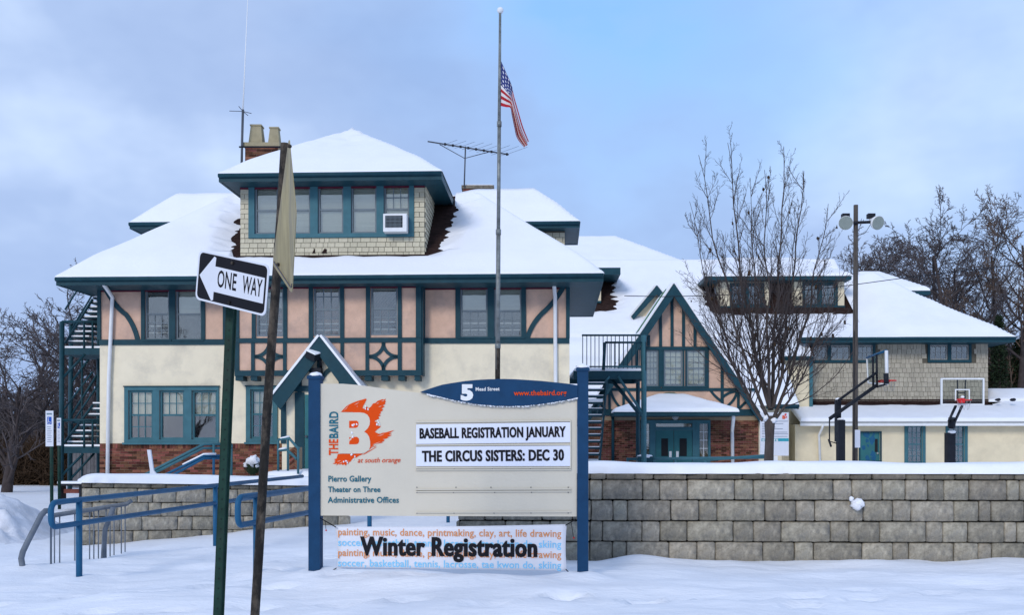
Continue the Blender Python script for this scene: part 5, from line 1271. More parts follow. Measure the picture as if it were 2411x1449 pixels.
# step rails by the main building
def pathrail(name, label, paths, r_, m='bluerail', posts=(), base=None, snowy=()):
    t = thing(name, label, 'railing', base)
    for q in paths: k = MB(); k.tube([W(*p_) for p_ in q], r_, 8); k.build('rail', m, t, True)
    for (u, v0, v1, D) in posts: k = MB(); k.tube([W(u, v0, D), W(u, v1, D)], r_*.9, 8); k.build('post', m, t, True)
    for q in snowy: k = MB(); k.tube([W(*p_) + Vector((0, 0, r_*1.1)) for p_ in q], r_*.8, 8); k.build('snow_line', 'snow_fine', t, True)
    return t
pathrail('step_railing', 'teal stair railing sloping down in front of the brick base', [[(335, 1122, 22.6), (480, 1047, 22.9), (545, 1047, 23.4)], [(345, 1124, 22.6), (478, 1056, 22.9), (545, 1056, 23.4)]], .032, 'tealL', [(503, 1047, 1125, 23.0), (545, 1047, 1125, 23.4)], W(440, 1130, 23))
pathrail('step_railing', 'nearer snow-lined blue stair railing sloping down in front of the brick base', [[(385, 1121, 21.8), (480, 1074, 22.0), (525, 1074, 22.4)], [(395, 1126, 21.8), (480, 1080, 22.0), (525, 1080, 22.4)]], .030, 'bluerail', [(503, 1080, 1125, 22.1)], W(450, 1130, 22), [[(430, 1099, 21.9), (480, 1074, 22.0), (508, 1073, 22.2)]])
pathrail('step_railing', 'small teal railing stepping down beside the porch steps', [[(655, 1036, 22.9), (681, 1033, 22.9), (701, 1056, 22.5), (706, 1056, 22.5)], [(655, 1062, 22.9), (676, 1060, 22.9), (699, 1082, 22.5)]], .03, 'tealL', [(655, 1036, 1110, 22.9), (678, 1034, 1110, 22.9), (702, 1056, 1117, 22.5)], W(680, 1120, 22.8), [[(655, 1063, 22.9), (676, 1059, 22.9)], [(660, 1037, 22.9), (681, 1032, 22.9)]])
k = MB(); q = W(678, 1113, 22.6)
ps = thing('porch_step', 'snow-covered landing in front of the porch door', 'step', (q.x, q.y + .6, 0.3))
k.box(-.45, 1.6, -.6, 1.4, -.4, q.z - .3 - .1); k.build('slab', 'greyp', ps)
snowsheet('snow_layer', ps, -.5, 1.65, -.65, 1.4, lambda x, y: q.z - .4, .13, .08, m='snow_fine')
k = MB(); cr_ = thing('crate_planter', 'small brick herringbone panel behind the porch railing', 'planter', W(691, 1105, 23.6))
k.box(-.10, .14, 0, .3, -.1, .5); k.build('panel_back', 'mortar', cr_)
k = MB()
for i in range(7):
    z = -.08 + i*.075; k.prismv([(-.09, -.02, z), (.02, -.02, z + .09), (.02, -.02, z + .145), (-.09, -.02, z + .055)], (0, .02, 0)); k.prismv([(.025, -.02, z + .09), (.13, -.02, z), (.13, -.02, z + .055), (.025, -.02, z + .145)], (0, .02, 0))
stuff(k.build('brick_pattern', 'brick', cr_))
# bush, white stake, parking signs
bs = thing('bush', 'small round evergreen bush capped with snow beside the brick base', 'bush', W(596, 1116, 22.5))
k = MB(); rb = random.Random(5)
for i in range(1500):
    d3 = Vector((rb.gauss(0, 1), rb.gauss(0, 1), rb.gauss(0, 1))).normalized()*rb.uniform(.5, 1)*.21; c_ = Vector((0, 0, .14)) + Vector((d3.x, d3.y, d3.z*1.15)); a_ = Vector((rb.uniform(-1, 1), rb.uniform(-1, 1), rb.uniform(-1, 1)))*.022; b_ = Vector((rb.uniform(-1, 1), rb.uniform(-1, 1), rb.uniform(-1, 1)))*.022
    k.add([c_, c_ + a_, c_ + b_], [(0, 1, 2)])
k.ball((0, 0, .14), .15, 10, 8, 1.1, .5); stuff(k.build('foliage', 'ever', bs))
k = MB(); k.ball((-.01, -.04, .28), .15, 14, 8, .72, .9); k.ball((-.13, -.05, .20), .07, 10, 6, .8, .8); k.ball((.1, -.06, .17), .05, 10, 6, .8, .8); k.build('snow_cap', 'snow_fine', bs)
wsn = thing('marker_stake', 'leaning white flat stake with spreading foot on the left stone wall', 'stake', W(357, 1120, 18.3))
k = MB(); k.prismv([W(346, 1060, 18.3), W(354, 1060, 18.3), W(361, 1108, 18.3), W(368, 1117, 18.3), W(382, 1124, 18.3), W(352, 1124, 18.3), W(353, 1108, 18.3)], (0, .05, 0)); k.build('blade', 'whiteR', wsn, True)
def parking(u0, u1, v0, v1, D, vb, label, post_u):
    t = thing('parking_sign', label, 'sign', W(post_u, vb, D), group='accessible parking signs')
    a, b = W(u0, v1, D), W(u1, v0, D)
    k = MB(); k.box(a.x, b.x, D - .01, D, a.z, b.z - (b.z-a.z)*.0); pl = k.build('plate', 'whiteR', t, True)
    w_ = b.x - a.x; h_ = b.z - a.z
    k = MB(); k.box(a.x + w_*.22, b.x - w_*.22, D - .012, D - .0102, a.z + h_*.62, a.z + h_*.83); sy = k.build('blue_square', 'bluesign', pl, True)
    cx = (a.x+b.x)/2; cz = a.z + h_*.69; u_ = w_*.5
    k = MB(); Y = D - .014
    k.tube([(cx - .02*u_/.1, Y, cz + .045), (cx - .02*u_/.1, Y, cz), (cx + .012, Y, cz), (cx + .02, Y, cz - .02)], .005, 5)
    k.tube([(cx - .005 + .02*math.cos(R(t_)), Y, cz - .012 + .022*math.sin(R(t_))) for t_ in range(120, 400, 20)], .0035, 4); k.ball((cx - .02*u_/.1, Y, cz + .06), .009, 8, 5); k.build('wheelchair_symbol', 'whitep', sy, True)
    k = MB()
    for i in range(9): z = a.z + h_*(.54 - i*.052); k.box(a.x + w_*(.2 + .04*(i % 2)), b.x - w_*(.2 + .05*((i+1) % 3)), D - .012, D - .0102, z, z + h_*.016)
    k.build('small_print', 'printgrey', pl, True)
    text(pl, 'RESERVED', (a.x + w_*.15, D - .0105, a.z + h_*.89), (1, 0, 0), (0, 0, 1), w_*.7, h_*.045, 'tealP', .02, .002, world=True)
    k = MB(); k.tube([W(post_u, v0 + 2, D + .03), W(post_u + 1, vb, D + .03)], .03, 8); k.build('post', 'pole_green', t, True)
parking(108, 126, 968, 1052, 17.2, 1215, 'wider of two white parking signs with blue wheelchair symbol at left', 121)
parking(134, 144, 985, 1050, 18.2, 1200, 'narrower of two white parking signs, beside the fire escape post', 139)

# ------------------------------------------------------------------ fire escapes
FE = thing('fire_escape', 'dark teal iron fire escape with snowy treads on the left gable wall', 'fire escape', W(185, 1150, 27.5))
def P3(u, v, D): return W(u, v, D)
def bar(pts, r_, name, m='teal', t=FE, n=4): k = MB(); k.tube([P3(*q) for q in pts], r_, n); return k.build(name, m, t, True)
D0, D1 = 27.0, 28.6
bar([(146, 758, D0), (144, 1200, D0)], .07, 'post'); bar([(168, 765, D1), (164, 1160, D1)], .07, 'post'); bar([(232, 700, D1), (232, 1120, D1)], .06, 'post')
def platform(v, u0, u1, D0, D1, t=FE, h=.18, ms='snow_fine', fm='teal'):
    a, b = P3(u0, v, D0), P3(u1, v, D0); k = MB(); k.box(a.x, b.x, D0, D1, a.z - h, a.z); o = k.build('platform', fm, t, True)
    sn = MB(); sn.box(a.x + .01, b.x - .01, D0 + .01, D1 - .01, a.z + .001, a.z + .05); sn.build('snow_layer', ms, o, True); return a, b
platform(820, 146, 236, D0, D1); platform(1052, 146, 236, D0, D1)
for (v0, v1) in ((758, 815), (990, 1050)):
    bar([(146, v0, D0), (236, v0, D0)], .035, 'guard_rail'); bar([(168, v0 + 5, D1), (236, v0 + 5, D1)], .03, 'guard_rail'); bar([(146, v0, D0), (168, v0 + 6, D1)], .03, 'guard_rail')
    bar([(168, (v0+v1)/2, D1), (215, (v0+v1)/2, D1)], .02, 'guard_rail')
    for u in (198, 218): bar([(u, v0, D0), (u, v1 + 5, D0)], .03, 'baluster')
def flight(ua, va, ub, vb, n, t=FE, Da=27.6, wd=.75, m='teal'):
    a, b = P3(ua, va, Da), P3(ub, vb, Da)
    for i in range(n):
        q = a.lerp(b, i/(n-1)); k = MB(); k.box(q.x - .02, q.x + .52, Da - .35, Da + .35, q.z - .03, q.z); s_ = k.build('tread', m, t, True)
        k = MB(); k.box(q.x - .01, q.x + .5, Da - .355, Da + .33, q.z + .001, q.z + .035); k.build('tread_snow', 'snow_fine', s_, True)
    k = MB(); k.tube([a - Vector((.05, .38, .05)), b + Vector((.0, -.38, -.05))], .035, 4); k.tube([a - Vector((.05, .38, -.85)), b + Vector((0, -.38, .85))], .025, 5); k.build('stringer', m, t, True)
flight(168, 1042, 232, 952, 8); flight(172, 808, 232, 705, 10)
bar([(172, 770, 27.3), (232, 670, 27.3)], .025, 'handrail'); bar([(168, 1000, 27.3), (232, 905, 27.3)], .025, 'handrail')
for q in ([(148, 890, D0), (200, 835, D0)], [(165, 905, D1), (235, 812, D1)], [(146, 1120, D0), (196, 1070, D0)], [(165, 1130, D1), (222, 1068, D1)], [(164, 985, D1), (232, 878, D1)]): bar(q, .035, 'brace')
bar([(193, 830, D1), (193, 1160, D1)], .03, 'post')

F2s = thing('fire_escape', 'teal steel stair and platform between the main house and the gable', 'fire escape', W(1450, 1110, 33))
def bar2(pts, r_, name, m='tealL', n=4): return bar(pts, r_, name, m, F2s, n)
Da, Db = 32.0, 34.6
a_, b_ = P3(1350, 874, Da), P3(1519, 874, Da)
k = MB(); k.box(a_.x, b_.x, Da, Da + .06, a_.z - .26, a_.z); k.box(a_.x, b_.x, Db - .06, Db, a_.z - .26, a_.z); k.box(a_.x, b_.x, Da + .061, Db - .061, a_.z - .10, a_.z - .02); k.box(b_.x - .06, b_.x - .001, Da + .061, Db - .061, a_.z - .26, a_.z - .101); pf = k.build('platform', 'teal', F2s, True)
snowsheet('snow_layer', pf, a_.x + .02 - F2s.location.x, b_.x - .01 - F2s.location.x, Da + .01 - 33, Db - .01 - 33, lambda x, y: a_.z - F2s.location.z, .09, .12, m='snow_fine', er=.05, lump=.03)
bar2([(1370, 790, Db), (1519, 790, Db)], .035, 'guard_rail', 'teal'); bar2([(1356, 864, Db), (1519, 864, Db)], .025, 'guard_rail', 'teal')
for i in range(16): u = 1372 + i*9.6; bar2([(u, 790, Db), (u, 868, Db)], .014, 'baluster', 'teal', 4)
bar2([(1424, 807, Da), (1515, 807, Da)], .035, 'guard_rail', 'teal'); bar2([(1424, 807, Da), (1421, 872, Da)], .05, 'guard_rail', 'teal'); bar2([(1519, 806, Da), (1519, 874, Da)], .045, 'guard_rail', 'teal'); bar2([(1421, 864, Da), (1519, 864, Da)], .03, 'guard_rail')
for i in range(8): u = 1436 + i*10.5; bar2([(u, 807, Da), (u, 868, Da)], .013, 'baluster', 'teal', 4)
bar2([(1516, 790, Da), (1516, 1115, Da)], .085, 'post'); bar2([(1502, 876, Db), (1502, 1110, Db)], .07, 'post', 'teal')
bar2([(1455, 887, Da), (1514, 975, Da)], .045, 'brace'); bar2([(1440, 895, Db - .6), (1505, 975, Db - .6)], .06, 'brace', 'teal'); bar2([(1435, 887, Da), (1420, 905, Da)], .03, 'brace')
for i in range(13):
    v = 902 + i*15.2; u0 = 1385; u1 = 1424 - i*1.2; D_ = 31.2 + i*.0 - i*.18
    a, b = P3(u0, v, D_), P3(u1, v, D_); k = MB(); k.box(a.x, b.x, D_, D_ + .26, a.z - .055, a.z); s_ = k.build('tread', 'teal', F2s, True)
    k = MB(); k.box(a.x + .01, b.x - .01, D_ + .01, D_ + .25, a.z + .001, a.z + (.028 if i != 3 else .1)); k.build('tread_snow', 'snow_fine', s_, True)
k = MB(); p0, p1 = P3(1428, 895, 31.2), P3(1410, 1090, 29.0); k.prismv([p0, p0 + Vector((0, .3, 0)), p1 + Vector((0, .3, 0)), p1], (.05, 0, 0)); k.build('stringer', 'teal', F2s, True)
k = MB(); p0, p1 = P3(1382, 895, 31.2), P3(1382, 1090, 29.0); k.prismv([p0, p0 + Vector((0, .3, 0)), p1 + Vector((0, .3, 0)), p1], (-.05, 0, 0)); k.build('stringer', 'teal', F2s, True)
bar2([(1430, 905, 31.2), (1402, 960, 31.2), (1400, 975, 31.2)], .10, 'curved_plate', 'teal')
# railing at annex door
pathrail('ramp_railing', 'low blue-grey railing in front of the annex double doors', [[(1475, 1082, 33), (1800, 1078, 33)], [(1660, 1084, 33), (1800, 1074, 33)]], .045, 'tealL', [(1478, 1082, 1110, 33), (1590, 1080, 1110, 33), (1660, 1079, 1110, 33)], W(1600, 1120, 33))
mb_ = thing('mail_drop', 'small dark snow-topped box by the annex side window', 'box', W(1520, 1100, 32.6))
k = MB(); k.box(-.25, .25, 0, .4, 0, .33); k.build('case', 'teal', mb_); k = MB(); k.ball((0, .2, .33), .24, 12, 6, .3, .2); k.build('snow_cap', 'snow_fine', mb_)

# ------------------------------------------------------------------ flagpole and flag
DF = 19.3
FP = thing('flagpole', 'tall slim metal flagpole with white ball top behind the sign', 'flagpole', (W(1171, 1100, DF).x, DF, gz(-.27, DF)))
k = MB(); k.tube([W(1171, 1290, DF), W(1171.5, 895, DF), W(1172, 815, DF)], .048, 12); k.build('lower_pole', 'pole_rust', FP, True)
k = MB(); k.tube([W(1172, 815, DF), W(1173.5, 540, DF)], .042, 12); k.build('middle_pole', 'alu', FP, True)
k = MB(); k.tube([W(1173.5, 540, DF), W(1175.5, 290, DF)], [.036, .034], 12); k.build('upper_pole', 'alu', FP, True)
k = MB(); k.tube([W(1175.5, 290, DF), W(1177.5, 30, DF)], [.030, .024], 12); k.build('top_pole', 'alu', FP, True)
for (u, v, r_) in ((1172, 815, .055), (1173.5, 547, .05), (1175.5, 292, .045)): k = MB(); q = W(u, v, DF); k.tube([q - Vector((0, 0, .05)), q + Vector((0, 0, .05))], r_, 12); k.build('collar', 'alu', FP, True)
k = MB(); k.ball(W(1178, 24, DF), .062, 16, 10); k.build('ball', 'whitep', FP, True)
k = MB(); k.tube([W(1175, 60, DF - .04), W(1171.5, 300, DF - .05), W(1168, 870, DF - .05)], .004, 4); k.build('halyard', 'greyp', FP, True)
fm = bpy.data.materials.new('flag_cloth'); fm.use_nodes = True; nt = fm.node_tree; bs_ = nt.nodes['Principled BSDF']; bs_.inputs['Roughness'].default_value = .8
uvn = N(nt, 'ShaderNodeUVMap'); sepx = N(nt, 'ShaderNodeSeparateXYZ'); nt.links.new(uvn.outputs[0], sepx.inputs[0])
def mth(op, a, b=None):
    n_ = N(nt, 'ShaderNodeMath', operation=op)
    for i, x in enumerate((a, b)):
        if x is None: continue
        if isinstance(x, (int, float)): n_.inputs[i].default_value = x
        else: nt.links.new(x, n_.inputs[i])
    return n_.outputs[0]
X, Y = sepx.outputs[0], sepx.outputs[1]
stripe = mth('GREATER_THAN', mth('MODULO', mth('MULTIPLY', Y, 13), 2), 1.0)
canton = mth('MULTIPLY', mth('LESS_THAN', X, .42), mth('LESS_THAN', Y, 7/13))
cx_ = mth('SUBTRACT', mth('FRACT', mth('MULTIPLY', X, 6/.42)), .5); ro = mth('MULTIPLY', Y, 5/(7/13)); cy_ = mth('SUBTRACT', mth('FRACT', ro), .5)
star = mth('LESS_THAN', mth('ADD', mth('MULTIPLY', cx_, cx_), mth('MULTIPLY', cy_, cy_)), .055)
m1 = N(nt, 'ShaderNodeMix', data_type='RGBA'); nt.links.new(stripe, m1.inputs[0]); m1.inputs[6].default_value = (.42, .006, .018, 1); m1.inputs[7].default_value = (.72, .70, .72, 1)
m2 = N(nt, 'ShaderNodeMix', data_type='RGBA'); nt.links.new(star, m2.inputs[0]); m2.inputs[6].default_value = (.022, .035, .17, 1); m2.inputs[7].default_value = (.75, .75, .78, 1)
m3 = N(nt, 'ShaderNodeMix', data_type='RGBA'); nt.links.new(canton, m3.inputs[0]); nt.links.new(m1.outputs[2], m3.inputs[6]); nt.links.new(m2.outputs[2], m3.inputs[7]); nt.links.new(m3.outputs[2], bs_.inputs['Base Color'])
M['flag'] = fm
FLG = thing('flag', 'stars and stripes flag hanging limp at half mast', 'flag', W(1177, 140, DF), group=None)
def cat(pts, t):
    n_ = len(pts)-1; f = t*n_; i = min(int(f), n_-1); f -= i; P = lambda j: Vector(pts[max(0, min(n_, j))])
    a, b, c, d = P(i-1), P(i), P(i+1), P(i+2)
    return .5*((2*b) + (c-a)*f + (2*a-5*b+4*c-d)*f*f + (3*b-a-3*c+d)*f**3)
topc = [(1177, 137), (1190, 168), (1203, 200), (1208, 225), (1219, 262), (1231, 300), (1245, 333)]
botc = [(1177, 249), (1192, 252), (1203, 254), (1207, 270), (1213, 300), (1219, 325), (1236, 348)]
nu, nv = 36, 20; vs_ = []; uv = []
for j in range(nv+1):
    for i in range(nu+1):
        a, b = i/nu, j/nv; p_ = cat(topc, a)*(1-b) + cat(botc, a)*b
        dep = .10*math.sin(b*9 + a*2)*min(1, a*3)*(.5 + a) ; p_.x += 2.2*math.sin(b*9 + a*2 + 1)*min(1, a*2)
        vs_.append(W(p_.x, p_.y, DF + dep)); uv.append((a, b))
k = MB(); o = nu+1; k.add(vs_, [(j*o+i, (j+1)*o+i, (j+1)*o+i+1, j*o+i+1) for j in range(nv) for i in range(nu)], True)
fo = k.build('flag_fabric', 'flag', FLG, True); ul = fo.data.uv_layers.new(name='UVMap')
for lp in fo.data.loops: ul.data[lp.index].uv = uv[lp.vertex_index]

# ------------------------------------------------------------------ floodlight pole
DL = 31.0
LP = thing('floodlight_pole', 'weathered wooden court light pole carrying two round floodlights', 'lamp post', W(2014, 1120, DL))
k = MB(); k.tube([W(2013, 1150, DL), W(2014, 800, DL), W(2015, 483, DL)], [.085, .078, .068], 12); k.build('pole', 'wood', LP, True)
k = MB(); k.tube([W(2000, 525, DL - .1), W(2052, 523, DL - .1)], .045, 8); k.build('cross_arm', 'blackm', LP, True)
k = MB(); k.box(-.08, .08, -.12, -.10, -.27, .27); nb_ = k.build('notice', 'whiteR', LP); nb_.location = W(2016, 1034, DL) - LP.location
for (u, v, dx) in ((1991, 524, -.25), (2063, 524, .28)):
    t_ = MB(); c_ = W(u, v, DL - .1); ax_d = Vector((dx, -.9, -.35)).normalized(); ba = c_ - ax_d*.28
    t_.tube([ba, ba + ax_d*.08, ba + ax_d*.18, c_, c_ + ax_d*.10], [.08, .10, .15, .20, .215], 16); hd = t_.build('floodlight', 'whitep', LP, True)
    t_ = MB(); t_.tube([c_ + ax_d*.101, c_ + ax_d*.12], [.205, .19], 16); t_.build('lens', 'lamp', hd, True)
    t_ = MB(); q = ba + Vector((0, 0, .1)); t_.box(q.x - .10, q.x + .12, q.y - .08, q.y + .1, q.z - .02, q.z + .12); t_.build('ballast_box', 'blackm', hd, True)
k = MB(); k.tube([W(2050, 528, DL - .1), W(2038, 548, DL - .1), W(2020, 556, DL - .1)], .008, 5); k.tube([W(2011, 780, DL - .1), W(2011, 1090, DL - .1)], .012, 5); k.build('cable', 'blackm', LP, True)

# ------------------------------------------------------------------ basketball hoops
H1 = thing('basketball_hoop', 'basketball hoop seen from the side, arm reaching right past the pole', 'basketball hoop', W(1978, 1115, 29))
hb = lambda pts, r_, name, m='blackm', n=6, t=None: bar(pts, r_, name, m, t or H1, n)
DH = 29.0
k = MB(); a, b = W(1971, 1130, DH), W(1987, 990, DH); k.box(a.x, b.x, DH - .12, DH + .1, a.z, b.z); k.build('padded_post', 'blackm', H1, True)
k = MB(); k.ball(W(1979, 988, DH), .10, 10, 6, .4); k.build('post_snow', 'snow_fine', H1, True)
k = MB(); a, b = W(1966, 1000, DH + .2), W(1978, 942, DH + .2); k.box(a.x, b.x, DH + .1, DH + .25, a.z - .5, b.z); k.build('mast', 'blackm', H1, True)
k = MB(); k.ball(W(1974, 941, DH + .15), .09, 10, 6, .5); k.build('mast_snow', 'snow_fine', H1, True)
hb([(1953, 987, DH - .1), (2064, 908, DH - .1)], .055, 'lower_arm'); hb([(1972, 945, DH - .1), (2064, 878, DH - .1)], .04, 'upper_arm')
hb([(1953, 985, DH - .1), (1953, 1040, DH - .1), (1970, 1045, DH - .1)], .02, 'adjuster'); hb([(1951, 1035, DH - .1), (1957, 1053, DH - .1)], .03, 'crank')
bu0, bu1 = (2041, 2087); Dn, Df2 = 28.3, 29.9          # board seen obliquely
cTL, cTR, cBR, cBL = W(2041, 843, Df2), W(2087, 826, Dn), W(2088, 906, Dn), W(2063, 912, Df2 - .3)
cBL = W(2044, 902, Df2)
k = MB(); k.prismv([cTL, cTR, cBR, cBL], (.02, 0, 0)); k.build('backboard', 'plexi', H1, True)
k = MB(); k.tube([cTL, cTR], .035, 4); k.build('board_top_rail', 'bluerail', H1, True)
k = MB(); k.tube([cTR, cBR], .05, 4); k.build('board_side_frame', 'whitep', H1, True)
k = MB(); k.tube([cBR, cBL, cTL], .022, 4); k.build('board_back_frame', 'whitep', H1, True)
hb([(2055, 840, 29), (2056, 910, 29)], .03, 'upright'); hb([(2064, 836, 29), (2065, 912, 29)], .03, 'upright'); hb([(2086, 880, Dn), (2087, 905, Dn)], .07, 'corner_pad'); hb([(2065, 912, 29), (2087, 905, Dn)], .03, 'board_pad')
def rim(t, c, r_, m='red'):
    k = MB(); k.tube([c + Vector((r_*math.cos(R(a)), r_*math.sin(R(a)), 0)) for a in range(0, 361, 18)], .014, 6); o_ = k.build('rim', m, t, True)
    k = MB()
    for i in range(8):
        a = R(i*45); k.tube([c + Vector((r_*math.cos(a), r_*math.sin(a), 0)), c + Vector((r_*.6*math.cos(a+.3), r_*.6*math.sin(a+.3), -.30))], .004, 4)
    k.build('net', 'greyp', o_, True)
rim(H1, W(2093, 897, 28.9), .20); k = MB(); a = W(2072, 897, 28.9); k.box(a.x, a.x + .22, 28.75, 29.05, a.z - .05, a.z + .02); k.build('rim_bracket', 'red', H1, True)
DH2 = 31.5
H2 = thing('basketball_hoop', 'basketball hoop facing the camera with clear rectangular backboard', 'basketball hoop', W(2241, 1115, DH2))
a, b = W(2215, 955, DH2), W(2317, 891, DH2)
fr_ = MB(); ring(fr_, a.x, b.x, a.z, b.z, .045, DH2 - .03, DH2 + .03); fr_.build('board_frame', 'whitep', H2, True)
k = MB(); k.box(a.x + .046, b.x - .046, DH2 - .004, DH2 + .004, a.z + .046, b.z - .046); k.build('backboard', 'plexi', H2, True)
k = MB(); q0_, q1_ = W(2248, 944, DH2), W(2283, 917, DH2); ring(k, q0_.x, q1_.x, q0_.z, q1_.z, .035, DH2 - .02, DH2 - .005); k.build('target_square', 'whitep', H2, True)
hb([(2254, 895, DH2 + .1), (2255, 940, DH2 + .1)], .02, 'upright', t=H2); hb([(2273, 895, DH2 + .1), (2272, 940, DH2 + .1)], .02, 'upright', t=H2); hb([(2254, 926, DH2 + .1), (2272, 926, DH2 + .1)], .02, 'cross_bar', t=H2)
rim(H2, W(2270, 943, DH2 - .38), .21); k = MB(); q0_ = W(2266, 943, DH2 - .2); k.box(q0_.x - .08, q0_.x + .08, DH2 - .2, DH2 - .01, q0_.z - .08, q0_.z + .05); k.build('rim_bracket', 'red', H2, True)
k = MB(); k.ball(W(2266, 936, DH2 - .1), .06, 8, 6, .7, .5); k.build('rim_snow', 'snow_fine', H2, True)
for (ua, ub, Dq) in ((2250, 2234, 32.2), (2265, 2249, 32.2)): hb([(ua, 957, DH2 + .2), (ub, 992, 33)], .045, 'arm', t=H2)
hb([(2238, 990, 33), (2251, 990, 33)], .06, 'arm_joint', t=H2); hb([(2242, 985, 33), (2240, 1008, 33.1)], .12, 'post_head', t=H2)
k = MB(); a, b = W(2231, 1130, 33.2), W(2250, 1020, 33.2); k.box(a.x, b.x, 33.2, 33.45, a.z, b.z); k.build('padded_post', 'blackm', H2, True)
k = MB(); k.ball(W(2241, 1018, 33.25), .13, 10, 6, .45); k.build('post_snow', 'snow_fine', H2, True)

# information board behind the young tree
DI = 33.5
IB = thing('information_board', 'white information board with teal band on the cream wall behind the tree', 'sign', W(1828, 1100, DI))
a, b = W(1790, 1074, DI), W(1857, 972, DI); k = MB(); k.box(a.x, b.x, DI, DI + .05, a.z, b.z); pn = k.build('panel', 'whiteR', IB, True)
def ib(u0, v0, u1, v1, m, name='print_block', d=.006): k = MB(); p_, q_ = W(u0, v1, DI), W(u1, v0, DI); k.box(p_.x, q_.x, DI - d, DI - .001, p_.z, q_.z); return k.build(name, m, pn, True)
tb_ = ib(1793, 1033, 1857, 1040, 'tealSign', 'teal_band')
def it(txt, u0, vb, u1, cap, m): p_, q_ = W(u0, vb, DI), W(u1, vb - cap, DI); text(pn, txt, (p_.x, DI - .007, p_.z), (1, 0, 0), (0, 0, 1), q_.x - p_.x, q_.z - p_.z, m, .03, .004, world=True)
it('EVENTS', 1795, 1039.3, 1832, 5, 'whitep'); it('RENTALS', 1793, 988, 1829, 5, 'tealSign')
for i, (v, ue) in enumerate(((992, 1855), (998, 1844), (1002, 1824), (1006, 1826), (1010, 1843), (1014, 1822), (1018, 1854), (1022, 1855), (1028, 1854))): ib(1794, v, ue, v + 1.3, 'printgrey', 'small_print')
it('B', 1842, 987, 1849, 8, 'orange'); k = MB(); k.prismv([W(1846, 976, DI - .006), W(1852, 974, DI - .006), W(1851, 981, DI - .006), W(1854, 983, DI - .006), W(1850, 986, DI - .006), W(1850, 980, DI - .006)], (0, .004, 0)); k.build('logo_flame', 'red', pn, True)
k = MB(); q = W(1827, 1075, DI); k.box(q.x - .06, q.x + .06, DI + .01, DI + .1, -.2, q.z); k.build('post', 'whitep', IB, True)
# overhead wire
wr_ = thing('utility_wire', 'thin utility wire sagging across the annex roofs', 'wire', W(1900, 685, 36))
k = MB(); pts = [(1470, 697), (1560, 699), (1660, 697), (1800, 690), (1930, 681), (2010, 671), (2120, 656), (2250, 640), (2420, 622)]
k.tube([W(u, v, 36) for u, v in pts], .014, 5); k.build('cable', 'blackm', wr_, True)
# board fence and bench beyond the fire escape, snow bank at left
bf = thing('board_fence', 'dark grey board fence seen beneath the left fire escape', 'fence', W(195, 1150, 31))
for i in range(9): k = MB(); x = -.42 + i*.11; k.box(x, x + .10, 0, .03, 0, 1.15); k.build('board', 'fencew', bf)
lb_ = thing('bench', 'low dark bench with snow-lined top below the fire escape', 'bench', W(165, 1165, 24))
k = MB(); k.box(-.3, .28, 0, .35, .20, .25); k.build('seat', 'blackm', lb_); k = MB(); k.box(-.3, .28, 0, .34, .251, .30); k.build('snow_layer', 'snow_fine', lb_)
for x in (-.28, .2): k = MB(); k.box(x, x + .06, .02, .3, -.25, .199); k.build('leg', 'blackm', lb_)
k = MB(); k.box(-.2, .2, .1, .14, .02, .12); k.build('back_rail', 'brick', lb_)
mbk = MB(); nxx, nyy = 150, 90; vs_ = []
for j in range(nyy+1):
    for i in range(nxx+1):
        x = -15 + 8.2*i/nxx; y = 14.5 + 6*j/nyy
        h_ = .66*math.exp(-((x+9.6)/1.15)**4)*math.exp(-((y-18.3)/1.3)**2) + .55*math.exp(-((x+12)/2.2)**2)*math.exp(-((y-17.8)/1.4)**2)
        n_ = .20*noise.noise(Vector((x*2, y*2, 0))) + .17*noise.noise(Vector((x*5, y*5, 2))) + .09*noise.noise(Vector((x*11, y*11, 2)))
        vs_.append((x, y, gz(x, y) - .06 + h_ + n_*min(1, h_*3)*(1 if x < -9.3 or y < 17.6 else .25)))
o = nxx+1; mbk.add(vs_, [(j*o+i, j*o+i+1, (j+1)*o+i+1, (j+1)*o+i) for j in range(nyy) for i in range(nxx)], True)
o_ = mbk.build('snow_bank', 'snow_dirty', None); o_['kind'] = 'structure'

# ------------------------------------------------------------------ bare trees
def branch(tw, p, d, ln, r0, lev, P, rnd, br=None):
    n_ = P['seg'][lev]; pts = [p.copy()]; rs_ = [r0]; cur = p.copy(); dd = d.copy(); endr = r0*P['taper'][lev]
    for i in range(n_):
        j = Vector((rnd.gauss(0, 1), rnd.gauss(0, 1), rnd.gauss(0, 1)))*P['wig'][lev]
        dd = (dd + j + Vector((0, 0, P['up'][lev]))).normalized(); cur = cur + dd*ln/n_; pts.append(cur.copy()); rs_.append(r0 + (endr-r0)*(i+1)/n_)
    tgt = br if (br is not None and lev <= P.get('thick', 1)) else tw
    tgt.tube(pts, rs_, P['sides'][lev], cap=False)
    if lev + 1 < P['levels']:
        nc = P['kids'][lev]
        for c in range(nc):
            f = P['start'][lev] + (1-P['start'][lev])*(c + rnd.random())/nc; f = min(f, .99); i = int(f*n_); q = pts[i].lerp(pts[i+1], f*n_ - i); base_d = (pts[i+1]-pts[i]).normalized()
            perp = base_d.orthogonal().normalized(); perp.rotate(Matrix.Rotation(rnd.uniform(0, 6.283), 3, base_d)); an = R(rnd.uniform(*P['ang'][lev]))
            nd = base_d*math.cos(an) + perp*math.sin(an); rr_ = (rs_[i] + (rs_[i+1]-rs_[i])*(f*n_-i))
            branch(tw, q, nd, ln*P['lr'][lev]*rnd.uniform(.6, 1.1)*(1.15 - .55*f), max(P['minr'], rr_*P['rr'][lev]), lev+1, P, rnd, br)
